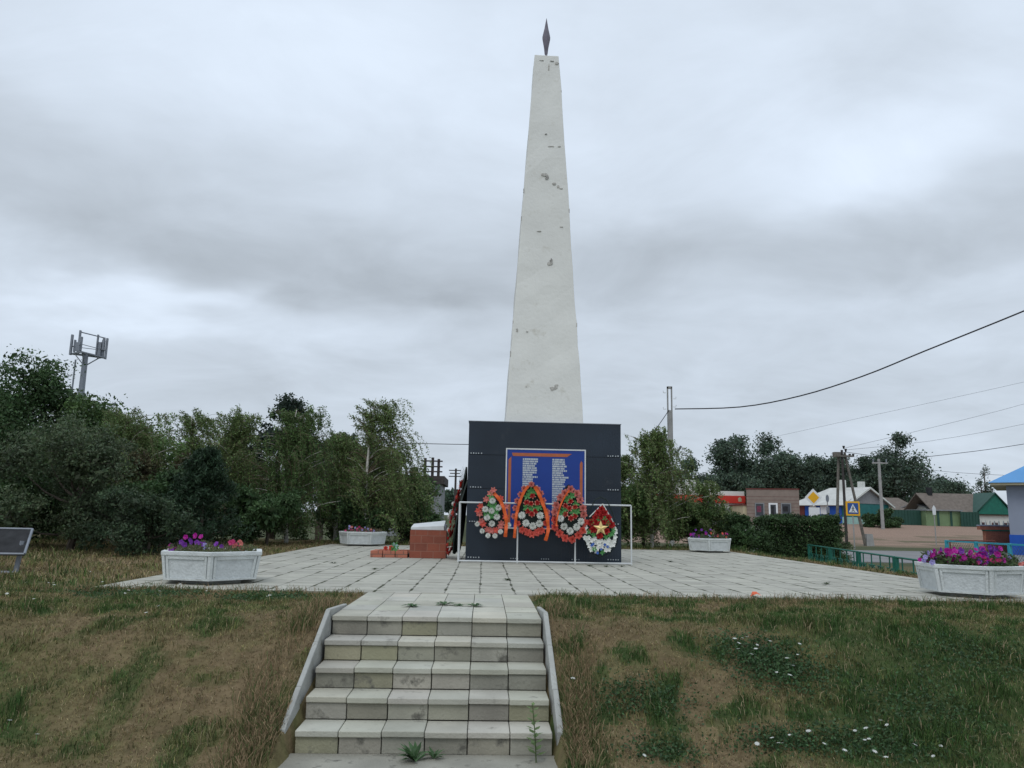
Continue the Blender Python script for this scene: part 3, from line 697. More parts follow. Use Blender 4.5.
# ------------------------------------------------------------------ planters
M['planter'] = mat('planter_whitewash', (.60, .63, .62), .08, 8, .85, .5, 45, stain=((.36, .36, .34), 6, .62, .1))
M['relief'] = mat('planter_relief', (.57, .60, .60), .10, 14, .9, .1, 45)
nt_ = M['relief'].node_tree; vo = nt_.nodes.new('ShaderNodeTexVoronoi'); vo.inputs['Scale'].default_value = 34
nt_.links.new([n for n in nt_.nodes if n.type == 'TEX_COORD'][0].outputs['Object'], vo.inputs['Vector'])
bn = [n for n in nt_.nodes if n.type == 'BUMP'][0]; nt_.links.new(vo.outputs['Distance'], bn.inputs['Height']); bn.inputs['Strength'].default_value = .38; bn.inputs['Distance'].default_value = .012
def hexp(r, a0): return [(r*math.cos(a0+k*math.pi/3), r*math.sin(a0+k*math.pi/3)) for k in range(6)]
def planter(x, y, a0, label, Rr=.63):
    t = thing('planter', (x, y, PL), label, 'planter', 'white hexagonal concrete planters around the plaza'); zb_, zt = .05, .385
    RB, RT = Rr*.93, Rr
    MB().prism(hexp(Rr*.62, a0), .0, hexp(Rr*.62, a0), zb_).build('foot', M['kerb'], t)
    body = MB(); a, b = hexp(RB*.972, a0), hexp(RT*.972, a0); body.prism(a, zb_, b, zt-.03); body.build('body', M['relief'], t)
    rim = MB(); o1, o2, i1 = hexp(RT*1.0, a0), hexp(RT*1.02, a0), hexp(RT*.90, a0)
    n = 6; vs = [(p[0], p[1], zt-.055) for p in o1]+[(p[0], p[1], zt-.045) for p in o2]+[(p[0], p[1], zt) for p in o2]+[(p[0], p[1], zt) for p in i1]+[(p[0], p[1], zt-.08) for p in i1]
    fs = [(r_*n+k, r_*n+(k+1) % n, (r_+1)*n+(k+1) % n, (r_+1)*n+k) for r_ in range(4) for k in range(n)]
    rim.add(vs, fs+[tuple(range(n))[::-1]]); rim.build('rim', M['planter'], t, bevel=.006)
    fr_ = MB()
    for k in range(6):                       # raised frames: paired corner ribs and a bottom band round each relief panel
        b0, b1 = Vector(hexp(RB, a0)[k]), Vector(hexp(RB, a0)[(k+1) % 6]); t0, t1 = Vector(hexp(RT, a0)[k]), Vector(hexp(RT, a0)[(k+1) % 6])
        def strip(u0, u1, v0, v1, pr):
            pts = []
            for u, v in ((u0, v0), (u1, v0), (u1, v1), (u0, v1)):
                p = b0.lerp(b1, u).lerp(t0.lerp(t1, u), v); pts.append((p.x*pr, p.y*pr, zb_+(zt-.05-zb_)*v))
            nn = (b0+b1).normalized(); fr_.plate(pts, .018, (nn.x, nn.y, 0))
        strip(0, .055, 0, 1, 1.004); strip(.945, 1, 0, 1, 1.004); strip(.075, .12, 0.02, .98, .996); strip(.88, .925, 0.02, .98, .996)
        strip(.055, .945, 0.0, .08, 1.002); strip(.125, .875, .86, .99, .998)
    fr_.build('panel_frame', M['planter'], t)
    MB().prism(hexp(RT*.9, a0), zt-.10, hexp(RT*.9, a0), zt-.06).build('soil', M['soil'], t)
    return zt-.06
def petunias(x, y, z0, label, fl, green, nl, hmax, Rr=.56, seed=0, lo=(.045, .075, .025)):
    rnd = random.Random(seed); t = thing('petunia_plants', (x, y, PL+z0), label, 'flowers', 'petunias growing in the planters')
    C_ = []
    for k in range(nl):
        a, r_ = rnd.uniform(0, 6.28), Rr*math.sqrt(rnd.random())*.95
        px_, py_ = r_*math.cos(a), r_*math.sin(a); hm = hmax*(.45+.55*(noise.noise(Vector((px_*4+seed, py_*4, 0)))+.5))
        C_.append((px_, py_, max(.005, rnd.uniform(0, 1)*hm)))
    leaves('foliage', C_, RNG.uniform(.014, .034, nl), .5, tints(nl, lo, .35, .15), M['leaf'], t)
    sm = MB()
    for k in range(70):
        a, r_ = rnd.uniform(0, 6.28), Rr*math.sqrt(rnd.random())*.8; px_, py_ = r_*math.cos(a), r_*math.sin(a)
        sm.tube([(px_, py_, -.01), (px_*1.1, py_*1.1, hmax*.5), (px_*1.2+.02, py_*1.2, hmax*rnd.uniform(.6, 1.1))], .004, .002, seg=4)
    sm.build('stems', M['leafgreen'] if False else M['twig'], t)
    for (u, v, h, m) in fl:
        flower(t, 'blossom', m, 'trumpet', rnd.uniform(.026, .038), (u, v, h), euler=(rnd.uniform(-.9, .2), rnd.uniform(0, 6), rnd.uniform(-.6, .6)))
    return t
def rfl(n, xr, yr, hr, cols, seed):
    rnd = random.Random(seed); return [(rnd.uniform(*xr), rnd.uniform(*yr), rnd.uniform(*hr), rnd.choice(cols)) for _ in range(n)]
z0 = planter(-3.36, 9.98, R(-74), 'whitewashed concrete planter with a corner toward the viewer, nearest on the left', .65)
petunias(-3.38, 9.98, z0, 'sparse petunias with purple blooms left and pink blooms right, in the near left planter',
         rfl(7, (-.48, -.36), (-.35, -.1), (.06, .13), ['violet', 'magenta'], 1)+rfl(9, (-.32, -.16), (-.3, .2), (.12, .24), ['violet', 'magenta'], 2)+rfl(9, (.26, .42), (-.3, .1), (.08, .17), ['hotpink', 'hotpink', 'pink'], 3)+rfl(5, (-.1, .12), (-.2, .2), (.08, .17), ['lilac', 'violet'], 4),
         .5, 1500, .15, seed=1, lo=(.10, .115, .05))
z0 = planter(6.16, 9.79, R(-99), 'whitewashed concrete planter cut by the right edge of the photo', .61)
petunias(6.16, 9.79, z0, 'dense bed of magenta petunias in the near right planter',
         rfl(60, (-.52, -.02), (-.48, .1), (.09, .25), ['magenta', 'magenta', 'magenta', 'violet'], 5)+rfl(26, (.0, .2), (-.5, 0), (.12, .29), ['magenta', 'violet'], 6)+rfl(18, (-.2, .15), (-.5, -.2), (.07, .18), ['hotpink', 'magenta'], 7)+rfl(8, (-.6, -.5), (-.3, .1), (.08, .20), ['lilac', 'lilac', 'magenta'], 8)+rfl(12, (.15, .5), (-.4, .2), (.04, .18), ['lilac', 'lilac', 'violet', 'pink'], 9),
         .5, 4200, .20, seed=2, lo=(.055, .085, .03))
z0 = planter(-3.35, 22.0, R(-60-1), 'whitewashed concrete planter at the far left corner of the plaza', .66)
petunias(-3.35, 22.0, z0, 'thin reddish petunias in the far left planter', rfl(34, (-.45, .35), (-.4, .2), (.03, .20), ['pink', 'hotpink', 'pink', 'lilac'], 10), .5, 1200, .18, seed=3, lo=(.10, .085, .05))
z0 = planter(6.35, 21.8, R(-60+12), 'whitewashed concrete planter at the far right corner of the plaza, before the green shrubs', .66)
petunias(6.35, 21.8, z0, 'purple and pink petunias in the far right planter', rfl(16, (-.5, .05), (-.5, .2), (.08, .30), ['violet', 'magenta', 'lilac', 'violet'], 11)+rfl(16, (.0, .45), (-.5, .1), (.05, .20), ['hotpink', 'coral', 'magenta'], 12)+rfl(8, (-.6, -.42), (-.3, 0), (.08, .18), ['magenta', 'violet'], 13),
         .5, 1500, .18, seed=4)
# ------------------------------------------------------------------ trees and shrubs
def curve(a, b, bend, n=6):
    a, b = Vector(a), Vector(b); bend = Vector(bend)
    return [a.lerp(b, t/n)+bend*math.sin(math.pi*t/n) for t in range(n+1)]
def broadleaf(label, x, y, H, Rr, nl, leaf, base, group, seed, low=.12, lobes=16, z=None, name='broadleaf_tree', gap=.22, fx=1.0, cat='tree', inner=True):
    rnd = random.Random(seed); z = hgt(x, y)-.05 if z is None else z
    t = thing(name, (x, y, z), label, cat, group)
    tk = MB(); lean = rnd.uniform(-.05, .05)*H; top = (lean, 0, H*.55)
    tk.tube(curve((0, 0, -.2), top, (rnd.uniform(-.1, .1), 0, 0)), .022*H+.03, .012*H, 8)
    cz, rz_ = H*(1+low)/2, H*(1-low)/2; C_, B_, I_ = [], [], []
    for q in range(lobes):
        d = Vector((rnd.gauss(0, 1), rnd.gauss(0, 1), rnd.gauss(0, .95))).normalized(); rr = rnd.random()**.45*.88
        taper = 1-.25*max(0, d.z)
        c = Vector((d.x*Rr*rr*fx*taper, d.y*Rr*rr*taper, cz+d.z*rz_*rr)); lr = Rr*rnd.uniform(.26, .44)*(1-.2*abs(d.z)); lr = min(lr, rz_*.5)
        tk.tube(curve((lean*.6, 0, min(H*.5, max(c.z*.55, .15*H))), c, (0, 0, -.06*H), 4), .007*H+.01, .004, 5)
        lt = rnd.uniform(.75, 1.25)
        ncl = 16
        for k in range(ncl):
            e = Vector((rnd.gauss(0, 1), rnd.gauss(0, 1), rnd.gauss(0, 1)+.25)).normalized(); p = c+Vector((e.x, e.y, e.z*.85))*lr*rnd.uniform(.65, 1.1)
            m_ = max(6, int(nl/(lobes*ncl))); sg = lr*gap*rnd.uniform(.7, 1.4)
            C_.append(np.array(p)+RNG.normal(size=(m_, 3)).clip(-2.2, 2.2)*np.array((sg, sg, sg*.7))); B_.append(np.full(m_, lt*rnd.uniform(.8, 1.25)))
            if k % 3 == 0: tk.tube([c, p], .004*H*.5+.003, .002, 4)
        I_.append(np.array(c)+np.clip(RNG.normal(size=(int(nl/lobes*.10)+4, 3)), -1.8, 1.8)*lr*.33)  # oversized inner leaves, added so each lobe blocks the light
    tk.build('trunk', M['bark'], t)
    C_ = np.vstack(C_); B_ = np.concatenate(B_)
    S_ = RNG.uniform(.6, 1.3, len(C_))*leaf
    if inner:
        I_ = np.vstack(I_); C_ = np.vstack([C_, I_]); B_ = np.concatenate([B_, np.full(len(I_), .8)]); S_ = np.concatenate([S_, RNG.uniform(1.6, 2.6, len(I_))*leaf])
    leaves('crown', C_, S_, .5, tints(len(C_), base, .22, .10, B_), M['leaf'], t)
    return t
def birch(label, x, y, H, Rr, nstr, leaf, base, group, seed, wind=.5, low=.1, z=None, lean=0, asym=0):
    """weeping birch blown by the wind: rising branches, hanging strands of leaves bent to one side"""
    rnd = random.Random(seed); z = hgt(x, y)-.05 if z is None else z
    t = thing('birch_tree', (x, y, z), label, 'tree', group); tk, tw = MB(), MB(); C_, B_ = [], []
    trunk = curve((0, 0, -.2), (lean, 0, H*.93), (rnd.uniform(-.18, .18), 0, 0), 12); tk.tube(trunk, .018*H, .008, 7)
    for q in range(nstr):
        h = rnd.uniform(max(low, .16), .97)**.85; p0 = trunk[min(12, int(h*12))]
        a = rnd.uniform(0, 2*math.pi); reach = Rr*(1-.62*h**1.6)*rnd.uniform(.35, 1.0)
        tip = Vector((p0.x+math.cos(a)*reach+wind*.30*reach+asym*reach, p0.y+math.sin(a)*reach*.8, min(p0.z+reach*rnd.uniform(.25, .75), H*rnd.uniform(.93, 1.0))))
        br = curve(p0, tip, (0, 0, .12*reach), 5); (tk if q % 4 == 0 else tw).tube(br, .0035*H*(1.1-h)+.004, .003, 4)
        for s_ in range(rnd.choice((3, 4, 5))):
            st_ = br[rnd.randrange(2, 6)]; ln = rnd.uniform(.10, .30)*H*(.55 if h > .8 else 1); pts = [st_]
            vx, vy, vz = rnd.uniform(-.2, .4)+wind*.5, rnd.uniform(-.3, .3), rnd.uniform(.0, .35)
            n_ = 9; lt = rnd.uniform(.7, 1.35)
            for k in range(n_):
                vz -= .22; vx = vx*.86+wind*.05; vy *= .85
                d = Vector((vx, vy, vz)).normalized(); pts.append(pts[-1]+d*ln/n_)
                if pts[-1].z < H*low*.6: break
            tw.tube(pts, .0045, .0015, 3, cap=False)
            for k in range(1, len(pts)):
                m_ = 5; f_ = RNG.random((m_, 1)); seg_ = np.array(pts[k-1])*(1-f_)+np.array(pts[k])*f_
                C_.append(seg_+RNG.normal(size=(m_, 3))*.035); B_.append(np.full(m_, lt*rnd.uniform(.85, 1.2)))
    tk.build('trunk', M['birch'], t, smooth=True); tw.build('twigs', M['twig'], t)
    C_ = np.vstack(C_); B_ = np.concatenate(B_)
    leaves('crown', C_, RNG.uniform(.7, 1.3, len(C_))*leaf, .42, tints(len(C_), base, .25, .10, B_), M['leaf'], t)
    return t
def conifer(label, x, y, H, Rr, nl, leaf, base, group, seed, z=None, name='conifer_tree', cat='tree'):
    rnd = random.Random(seed); z = hgt(x, y)-.05 if z is None else z
    t = thing(name, (x, y, z), label, cat, group); tk = MB(); tk.tube([(0, 0, -.2), (0, 0, H*.97)], .02*H+.02, .008, 7); C_, B_ = [], []
    nb = 110
    for q in range(nb):
        h = rnd.random()**.8*.96; a = rnd.uniform(0, 6.283); reach = Rr*(1-h)**.75*rnd.uniform(.7, 1.12)+.06
        p0 = Vector((0, 0, H*h)); tip = p0+Vector((math.cos(a)*reach, math.sin(a)*reach, reach*rnd.uniform(.05, .45)))
        br = curve(p0, tip, (0, 0, -.08*reach), 4); tk.tube(br, .008, .003, 4); m_ = int(nl/nb); f_ = RNG.random((m_, 1))**.6
        seg_ = np.array(p0)*(1-f_)+np.array(tip)*f_; sp_ = .05+.10*reach*(1-f_)
        C_.append(seg_+RNG.normal(size=(m_, 3))*sp_); B_.append(np.full(m_, rnd.uniform(.75, 1.25)))
    tk.build('trunk', M['bark'], t); C_ = np.vstack(C_)
    leaves('crown', C_, RNG.uniform(.7, 1.3, len(C_))*leaf, .28, tints(len(C_), base, .2, .08, np.concatenate(B_)), M['leaf'], t, axis=(0, 0, 1), axw=.4)
    return t
DK = (.054, .098, .038); MG = (.088, .148, .048); SV = (.085, .118, .062); BI = (.132, .188, .066); CO = (.030, .058, .030)
GL = 'trees along the left side of the plaza'
broadleaf('tallest dark leafy tree cut by the left edge of the photo', -14.3, 22.5, 5.2, 3.2, 80000, .048, DK, GL, 21, .05, 34)
broadleaf('dark leafy tree beside the tallest one at the left edge', -11.3, 22.5, 4.35, 2.3, 45000, .052, MG, GL, 22, .05, 24)
broadleaf('silvery green bushy tree behind the slanted board', -8.6, 16.6, 3.05, 1.8, 26000, .032, SV, GL, 23, .02, 14, name='bushy_tree')
broadleaf('low silvery bush just right of the slanted board', -6.6, 15.6, 1.25, 1.2, 12000, .030, (.055, .085, .045), GL, 24, .0, 12, name='bush', cat='shrub')
birch('birch with pale bare limbs between the dark trees and the cell tower', -9.6, 20.8, 3.75, 1.9, 130, .030, BI, GL, 25, .5)
birch('low windswept birch with feathery top right of the cell tower', -9.3, 24.5, 4.2, 2.6, 120, .036, BI, GL, 26, 1.1)
conifer('dark conifer behind the near left planter', -6.15, 17.3, 2.3, 1.1, 15000, .05, CO, GL, 27)
birch('birch with thin arching top left of the dense middle crown', -7.2, 23.2, 4.1, 1.7, 150, .032, BI, GL, 28, -.5)
broadleaf('tall blue-green tree showing its narrow top above the birches', -8.0, 30, 6.9, 1.8, 20000, .07, (.045, .07, .05), GL, 29, .1, 14, z=0)
broadleaf('round-topped blue-green tree above the birches', -6.2, 30, 6.7, 1.9, 20000, .07, (.042, .068, .045), GL, 30, .1, 14, z=0)
birch('dense green birch in the middle of the left row', -5.6, 22.8, 4.25, 1.8, 200, .032, MG, GL, 31, .3)
birch('birch with a tall white trunk and drooping crown behind the far left planter', -3.35, 23.2, 4.75, 1.6, 150, .034, BI, GL, 32, .85)
birch('low drooping birch nearest the brick pedestal', -2.5, 24.6, 2.6, 1.2, 120, .032, MG, GL, 33, .4)
birch('slender birch filling between the white trunk and the dense birch', -4.6, 24.6, 3.8, 1.5, 130, .032, BI, GL, 34, .5)
broadleaf('brownish bushy tree behind the dark conifer', -8.2, 20.5, 2.4, 1.7, 12000, .05, (.075, .07, .035), GL, 35, .0, 14, name='bushy_tree')
broadleaf('dark low bush at the foot of the birches, left of the far planter', -5.9, 21.4, 1.55, 1.5, 13000, .045, DK, GL, 36, .0, 12, name='bush', cat='shrub')
broadleaf('dark low bush right behind the far left planter', -3.3, 24.0, 1.75, 1.5, 13000, .045, DK, GL, 37, .0, 12, name='bush', cat='shrub')
broadleaf('dark low bush between the far planter and the brick pedestal', -1.8, 24.4, 1.2, 1.0, 9000, .045, DK, GL, 38, .0, 12, name='bush', cat='shrub')
broadleaf('dark bush under the tallest left tree', -10.6, 18.2, 2.3, 1.8, 16000, .05, DK, GL, 39, .0, 14, name='bush', cat='shrub')
broadleaf('dark bush low behind the silvery bushes', -7.6, 18.6, 1.8, 1.7, 12000, .05, DK, GL, 40, .0, 14, name='bush', cat='shrub')
broadleaf('dark bush filling the gap behind the birch trunks', -4.9, 26.0, 1.9, 1.9, 14000, .05, DK, GL, 41, .0, 14, name='bush', cat='shrub')
for q, (x, y, h, r_) in enumerate([(-20, 31, 6.5, 3.4), (-15.5, 33, 5.2, 3), (-11.6, 33, 4.9, 2.6), (-4.2, 32.5, 4.2, 2.0)]):
    broadleaf(['tall dark tree far back outside the left edge', 'dark tree standing behind the two big left trees', 'dark tree glimpsed behind the windswept birch', 'dark tree glimpsed behind the white birch trunk'][q], x, y, h, r_, 9000, .11, DK, GL, 50+q, .0, 14, z=0)
GR = 'young trees and bushes right of the monument'
birch('young birch with a thin pointed top right of the navy box', 5.2, 24.0, 3.95, 1.9, 200, .036, BI, GR, 61, .25, low=.02)
birch('low young birch behind the far right planter', 7.0, 24.5, 2.3, 1.2, 50, .036, BI, GR, 62, .2, low=.02)
birch('small birch close behind the right corner of the navy box', 4.2, 24.6, 3.1, 1.4, 120, .036, BI, GR, 63, .2, low=.02)
broadleaf('dense green bush between the navy box and the far right planter', 5.0, 24.4, 1.9, 1.7, 20000, .04, MG, GR, 64, .0, 12, name='bush', cat='shrub')
broadleaf('rounded dark bush right of the far right planter', 7.75, 23.7, 1.2, .85, 13000, .032, DK, GR, 65, .0, 10, name='bush', cat='shrub')
broadleaf('green bush behind the far right planter', 6.6, 24.8, 1.6, 1.2, 14000, .04, MG, GR, 66, .0, 10, name='bush', cat='shrub')
# clipped hedge
def hedge(label, x0, x1, y0, y1, z0, z1, n, seed):
    t = thing('hedge', ((x0+x1)/2, (y0+y1)/2, z0), label, 'hedge'); hx, hy, hz = (x1-x0)/2, (y1-y0)/2, z1-z0
    P_ = RNG.uniform(-1, 1, (n, 3)); ax = RNG.integers(0, 3, n); sg = np.where(RNG.random(n) < .5, -1, 1)
    for k in range(n):
        a = ax[k]; s = sg[k]
        if a == 2: s = 1
        P_[k, a] = s*RNG.uniform(.88, 1.0)
    q = P_.copy(); C_ = np.stack([q[:, 0]*hx, q[:, 1]*hy, (q[:, 2]+1)/2*hz], 1)
    B_ = np.array([.9+.7*noise.noise(Vector(c)*2.1+Vector((seed, 0, 0))) for c in C_]); off = np.array([.20*noise.noise(Vector(c)*1.3+Vector((0, seed, 0))) for c in C_])
    C_[:, 2] += off*(C_[:, 2]/hz); C_[:, 1] += off*.8; C_[:, 0] += off*.6
    C_ += RNG.normal(size=C_.shape)*.035
    MB().box(-hx*.86, hx*.86, -hy*.8, hy*.8, 0, hz*.84).build('twigs', M['hedgecore'], t)  # solid dark core added to stop light passing through; no modelled twigs
    leaves('foliage', C_, RNG.uniform(.03, .055, n), .5, tints(n, DK, .25, .1, B_), M['leaf'], t)
hedge('clipped dark green hedge between the far right planter and the crossing sign', 9.15, 11.4, 24.6, 26.2, .0, 1.80, 26000, 3)
conifer('soft conifer bush at the right end of the clipped hedge', 11.2, 25.0, 1.85, .85, 9000, .05, DK, GR, 67, z=0, name='conifer_bush', cat='shrub')
# far trees beyond the houses
GF = 'dark trees beyond the houses'
FT = (.080, .118, .082)  # far-tree green raised in place of haze in the air
for q, (px_, Y, zt, wpx) in enumerate([(735, 128, 15.3, 4.8), (772, 130, 16.0, 5.2), (812, 132, 14.4, 4.6), (846, 130, 13.2, 4.2), (880, 126, 13.4, 4.6), (906, 126, 14.6, 5.2), (940, 140, 10.3, 5.6), (700, 128, 11.6, 4.2), (672, 132, 10, 4.5), (958, 150, 9, 4.5), (755, 138, 12, 5), (795, 138, 10.5, 6), (830, 140, 10.5, 5.5), (860, 140, 10.0, 5)]):
    x = (px_-486)/770*Y
    lab = ['tall far tree with an upright left crown above the red-banded shop', 'tallest broad tree rising above the brown kiosk', 'far tree above the left end of the white roof', 'far tree behind the forked utility pole', 'far tree behind the slim concrete lamp pole', 'big rounded far tree right of the lamp pole', 'low far tree line above the garages', 'lower far tree left of the tall ones above the shop', 'far tree half hidden behind the concrete pole', 'low far tree above the brown slate roof', 'darker far tree behind the two tallest', 'low far tree between kiosk and white roof', 'low far tree behind the white-roofed house', 'low far tree filling behind the lamp pole'][q]
    broadleaf(lab, x, Y, (zt-1.0)*1.12, wpx*1.1, 15000, .22, FT, GF, 80+q, .02, 26, z=1.0, gap=.34)
t = thing('poplar_tree', (80.5, 122, 1.5), 'thin lone bare-topped poplar above the white house', 'tree'); tk = MB(); C_ = []
for dx, hh_ in ((0, 9.3), (1.0, 6.6), (-.8, 7.6)):
    tk.tube([(dx*.3, 0, 0), (dx, 0, hh_)], .2, .06, 5)
    for k in range(14):
        z_ = RNG.uniform(.35, 1)*hh_; c = np.array((dx+RNG.normal()*.35, RNG.normal()*.3, z_)); C_.append(c+RNG.normal(size=(40, 3))*(.22, .22, .35))
tk.build('trunk', M['bark'], t); C_ = np.vstack(C_); leaves('crown', C_, .16, .5, tints(len(C_), FT, .2), M['leaf'], t)
broadleaf('small far tree seen in the gap left of the leaning wreath', -6.5, 115, 4.2, 4.0, 5000, .3, FT, 'dark trees beyond the houses', 101, .0, 10, z=1.5)
broadleaf('round dark green bush before the green sheet fence', 42.8, 83, 2.2, 2.6, 7000, .12, DK, None, 102, .0, 12, z=1.1, name='bush', cat='shrub')

# ------------------------------------------------------------------ green ornamental fence
fa, fbp = Vector((10.15, 24.2)), Vector((7.70, 11.0))
def fence_pt(t): p = fa.lerp(fbp, t); return p.x, p.y
gf = thing('ornamental_fence', (fa.x, fa.y, 0), 'low green metal fence with looped ornaments right of the plaza', 'fence')
ln = (fbp-fa).length; dr = (fbp-fa).normalized(); tp_ = .97
def L3(s, z): return (dr.x*s, dr.y*s, z)
nspan = 5; sp_l = ln/nspan
for k in range(nspan):
    a, b = k*sp_l+.08, (k+1)*sp_l-.08
    MB().tube([L3(a-.05, tp_), L3(b+.05, tp_)], .022, seg=6).build('rail', M['teal'], gf)
    MB().tube([L3(a, tp_-.62), L3(b, tp_-.62)], .016, seg=6).build('rail', M['teal'], gf)
    for s in (a, b): MB().tube([L3(s, -.3), L3(s, tp_+.01)], .04, seg=6).build('post', M['teal'], gf)
    m_ = 4; wdt = (b-a)/m_
    for j in range(m_):
        orn = MB(); c = a+wdt*(j+.5); orn.tube([L3(c, tp_-.02), L3(c, tp_-.24)], .015, seg=5)
        orn.tube([L3(c-wdt*.33, tp_-.25), L3(c+wdt*.33, tp_-.25)], .016, seg=5)
        for s_ in (-1, 1):
            orn.tube([L3(c+s_*wdt*.18+math.cos(u)*wdt*.13, tp_-.36+math.sin(u)*.09) for u in np.linspace(0, 6.283, 10)], .015, seg=4)
            orn.tube([L3(c, tp_-.45), L3(c+s_*wdt*.3, tp_-.61)], .014, seg=4)
        orn.tube([L3(c, tp_-.24), L3(c, tp_-.62)], .009, seg=4)
        orn.build('ornament', M['teal'], gf)
# turquoise mesh fence
tf = thing('mesh_fence', (10.9, 18.3, 0), 'turquoise framed mesh fence behind the magenta petunias', 'fence')
M['mesh'] = mat('fence_mesh', (.10, .13, .14), .1, 4, .6, 0)
ys_ = [18.1, 17.0, 15.9, 14.8, 13.7]
for k, yv in enumerate(ys_):
    MB().box(-.03, .03, yv-18.3-.035, yv-18.3+.035, -.1, 1.31).build('post', M['turq'], tf, bevel=.004)
    if k < len(ys_)-1:
        y2 = ys_[k+1]; a, b = y2-18.3+.04, yv-18.3-.04
        for z_ in (1.27, .25): MB().box(-.018, .018, a, b, z_, z_+.035).build('rail', M['turq'], tf)
        ms = MB(); n_ = 12
        for q in range(-8, n_+1):
            u0, u1 = q/n_, q/n_+1.0*(1.0)/1.08
            for s_ in (0, 1):
                p, r_ = (max(u0, 0), max(0, -u0)*1.08), (min(u1, 1), min(1, (1-u0)*1.08))
                f2 = lambda u: a+(b-a)*(u if s_ == 0 else 1-u)
                if p[0] < 1 and p[1] < 1: ms.tube([(0, f2(p[0]), .28+p[1]*.98), (0, f2(r_[0]), .28+min(1, r_[1])*.98)], .0035, seg=3, cap=False)
        ms.build('wire_mesh', M['mesh'], tf)
pr_ = thing('pipe_rail', (14.2, 22.5, 0), 'thin maroon pipe rail behind the turquoise fence', 'railing')
for x in (-.55, .8): MB().tube([(x, 0, -.1), (x, 0, 1.22)], .02, seg=6).build('post', M['maroon'], pr_)
MB().tube([(-.55, 0, 1.22), (.8, 0, 1.22)], .022, seg=6).build('rail', M['maroon'], pr_)

# ------------------------------------------------------------------ slanted board at the left edge
bd = thing('display_board', (-6.5, 10.95, .72), 'slanted grey-framed board on metal legs at the left edge', 'board')
c0, c1, c2, c3 = (-1.6, .28, .64), (.18, .28, .635), (.34, -.12, .315), (-1.45, -.12, .31)
MB().plate([c0, c1, c2, c3][::-1], .03, (0, -.6, .8)).build('panel', M['rust'], bd)
frm = MB()
for a, b in ((c0, c1), (c1, c2), (c2, c3), ((-.55, .28, .645), (-.40, -.12, .32))): frm.tube([a, b], .018, seg=6)
frm.build('frame', M['metalgrey'], bd)
for dx in (-1.35, .0):
    MB().tube([(.20+dx, .05, .48), (.17+dx, .0, -.08)], .032, seg=6).build('leg', M['metalgrey'], bd)
MB().tube([(-1.2, 0, .06), (.17, 0, .06)], .026, seg=6).build('crossbar', M['metalgrey'], bd)

# ------------------------------------------------------------------ buildings
def hrow(px, row, Y):                         # helper: world height seen at a photo row for depth Y
    d = fw+rt*((px-512)/770)+up*((384-row)/770); return CAMP.z+d.z*Y/d.y
def xcol(px, row, Y):
    d = fw+rt*((px-512)/770)+up*((384-row)/770); return d.x*Y/d.y
# white-roofed teal house: near corner at the middle of its two visible sides
hx, hy = xcol(847, 515, 88), 88; hz0 = .4
hs = thing('village_house', (hx, hy, 0), 'teal village house with pale gabled roof and blue sheet wall', 'house', 'village houses', R(-60))
Lh, Wh, eh, rh = 7.2, 8.2, hrow(850, 503, 88), hrow(863, 487, 90)   # length along -x, width along +y
bz = hrow(850, 526, 88)-.6
MB().box(-Lh, 0, 0, Wh, bz, eh).build('wall', M['tealwall'], hs)
MB().box(-.05, .04, .1, Wh-.1, bz, hrow(850, 517, 88)).build('plinth', M['mintbase'], hs)
MB().box(-.6, .045, -.04, -.0, bz, hrow(850, 517, 88)).build('plinth', M['mintbase'], hs)
MB().plate([(.06, -.1, eh), (.06, Wh+.1, eh), (.06, Wh/2, rh-.1)], .12, (1, 0, 0)).build('gable', M['grey'], hs)
rf = MB(); ov = .55
for s in (0, 1):
    y_e = -ov if s == 0 else Wh+ov; ze = eh-.25
    vs = [(.45, y_e, ze), (.45, Wh/2, rh), (-Lh+2.2, Wh/2, rh), (-Lh-.5, y_e, ze)]
    vs = vs if s == 0 else vs[::-1]; nn = Vector((0, -1 if s == 0 else 1, 1.2)); rf.plate(vs, .10, nn)
rf.plate([(-Lh-.5, -ov, eh-.25), (-Lh+2.2, Wh/2, rh), (-Lh-.5, Wh+ov, eh-.25)], .1, (-1, 0, 1))
rf.build('roof', M['greywhite'], hs)
MB().plate([(.47, -ov, eh-.25), (.47, -ov, eh-.45), (.47, Wh/2, rh-.22), (.47, Wh/2, rh+.02)], .06, (1, 0, 0)).build('barge_board', M['plaster'], hs)
MB().plate([(.47, Wh+ov, eh-.45), (.47, Wh+ov, eh-.25), (.47, Wh/2, rh+.02), (.47, Wh/2, rh-.22)], .06, (1, 0, 0)).build('barge_board', M['plaster'], hs)
MB().box(-3.2, -2.6, Wh/2-.8, Wh/2-.2, rh-.5, rh+.9).build('chimney', M['plaster'], hs)
MB().box(-1.5, -.9, Wh/2+.4, Wh/2+1, rh-.6, rh+.7).build('chimney', M['plaster'], hs)
MB().box(-5.6, -.62, -.06, -.01, bz, eh-.2).build('blue_cladding', M['bluewall'], hs)
MB().box(-7.1, -5.65, -.08, -.01, bz, eh-.2).build('door', M['maroon'], hs)
for x in (-4.9, -3.4): MB().box(x, x+.9, -.12, -.062, eh-1.3, eh-.25).build('window', M['signwhite'], hs)
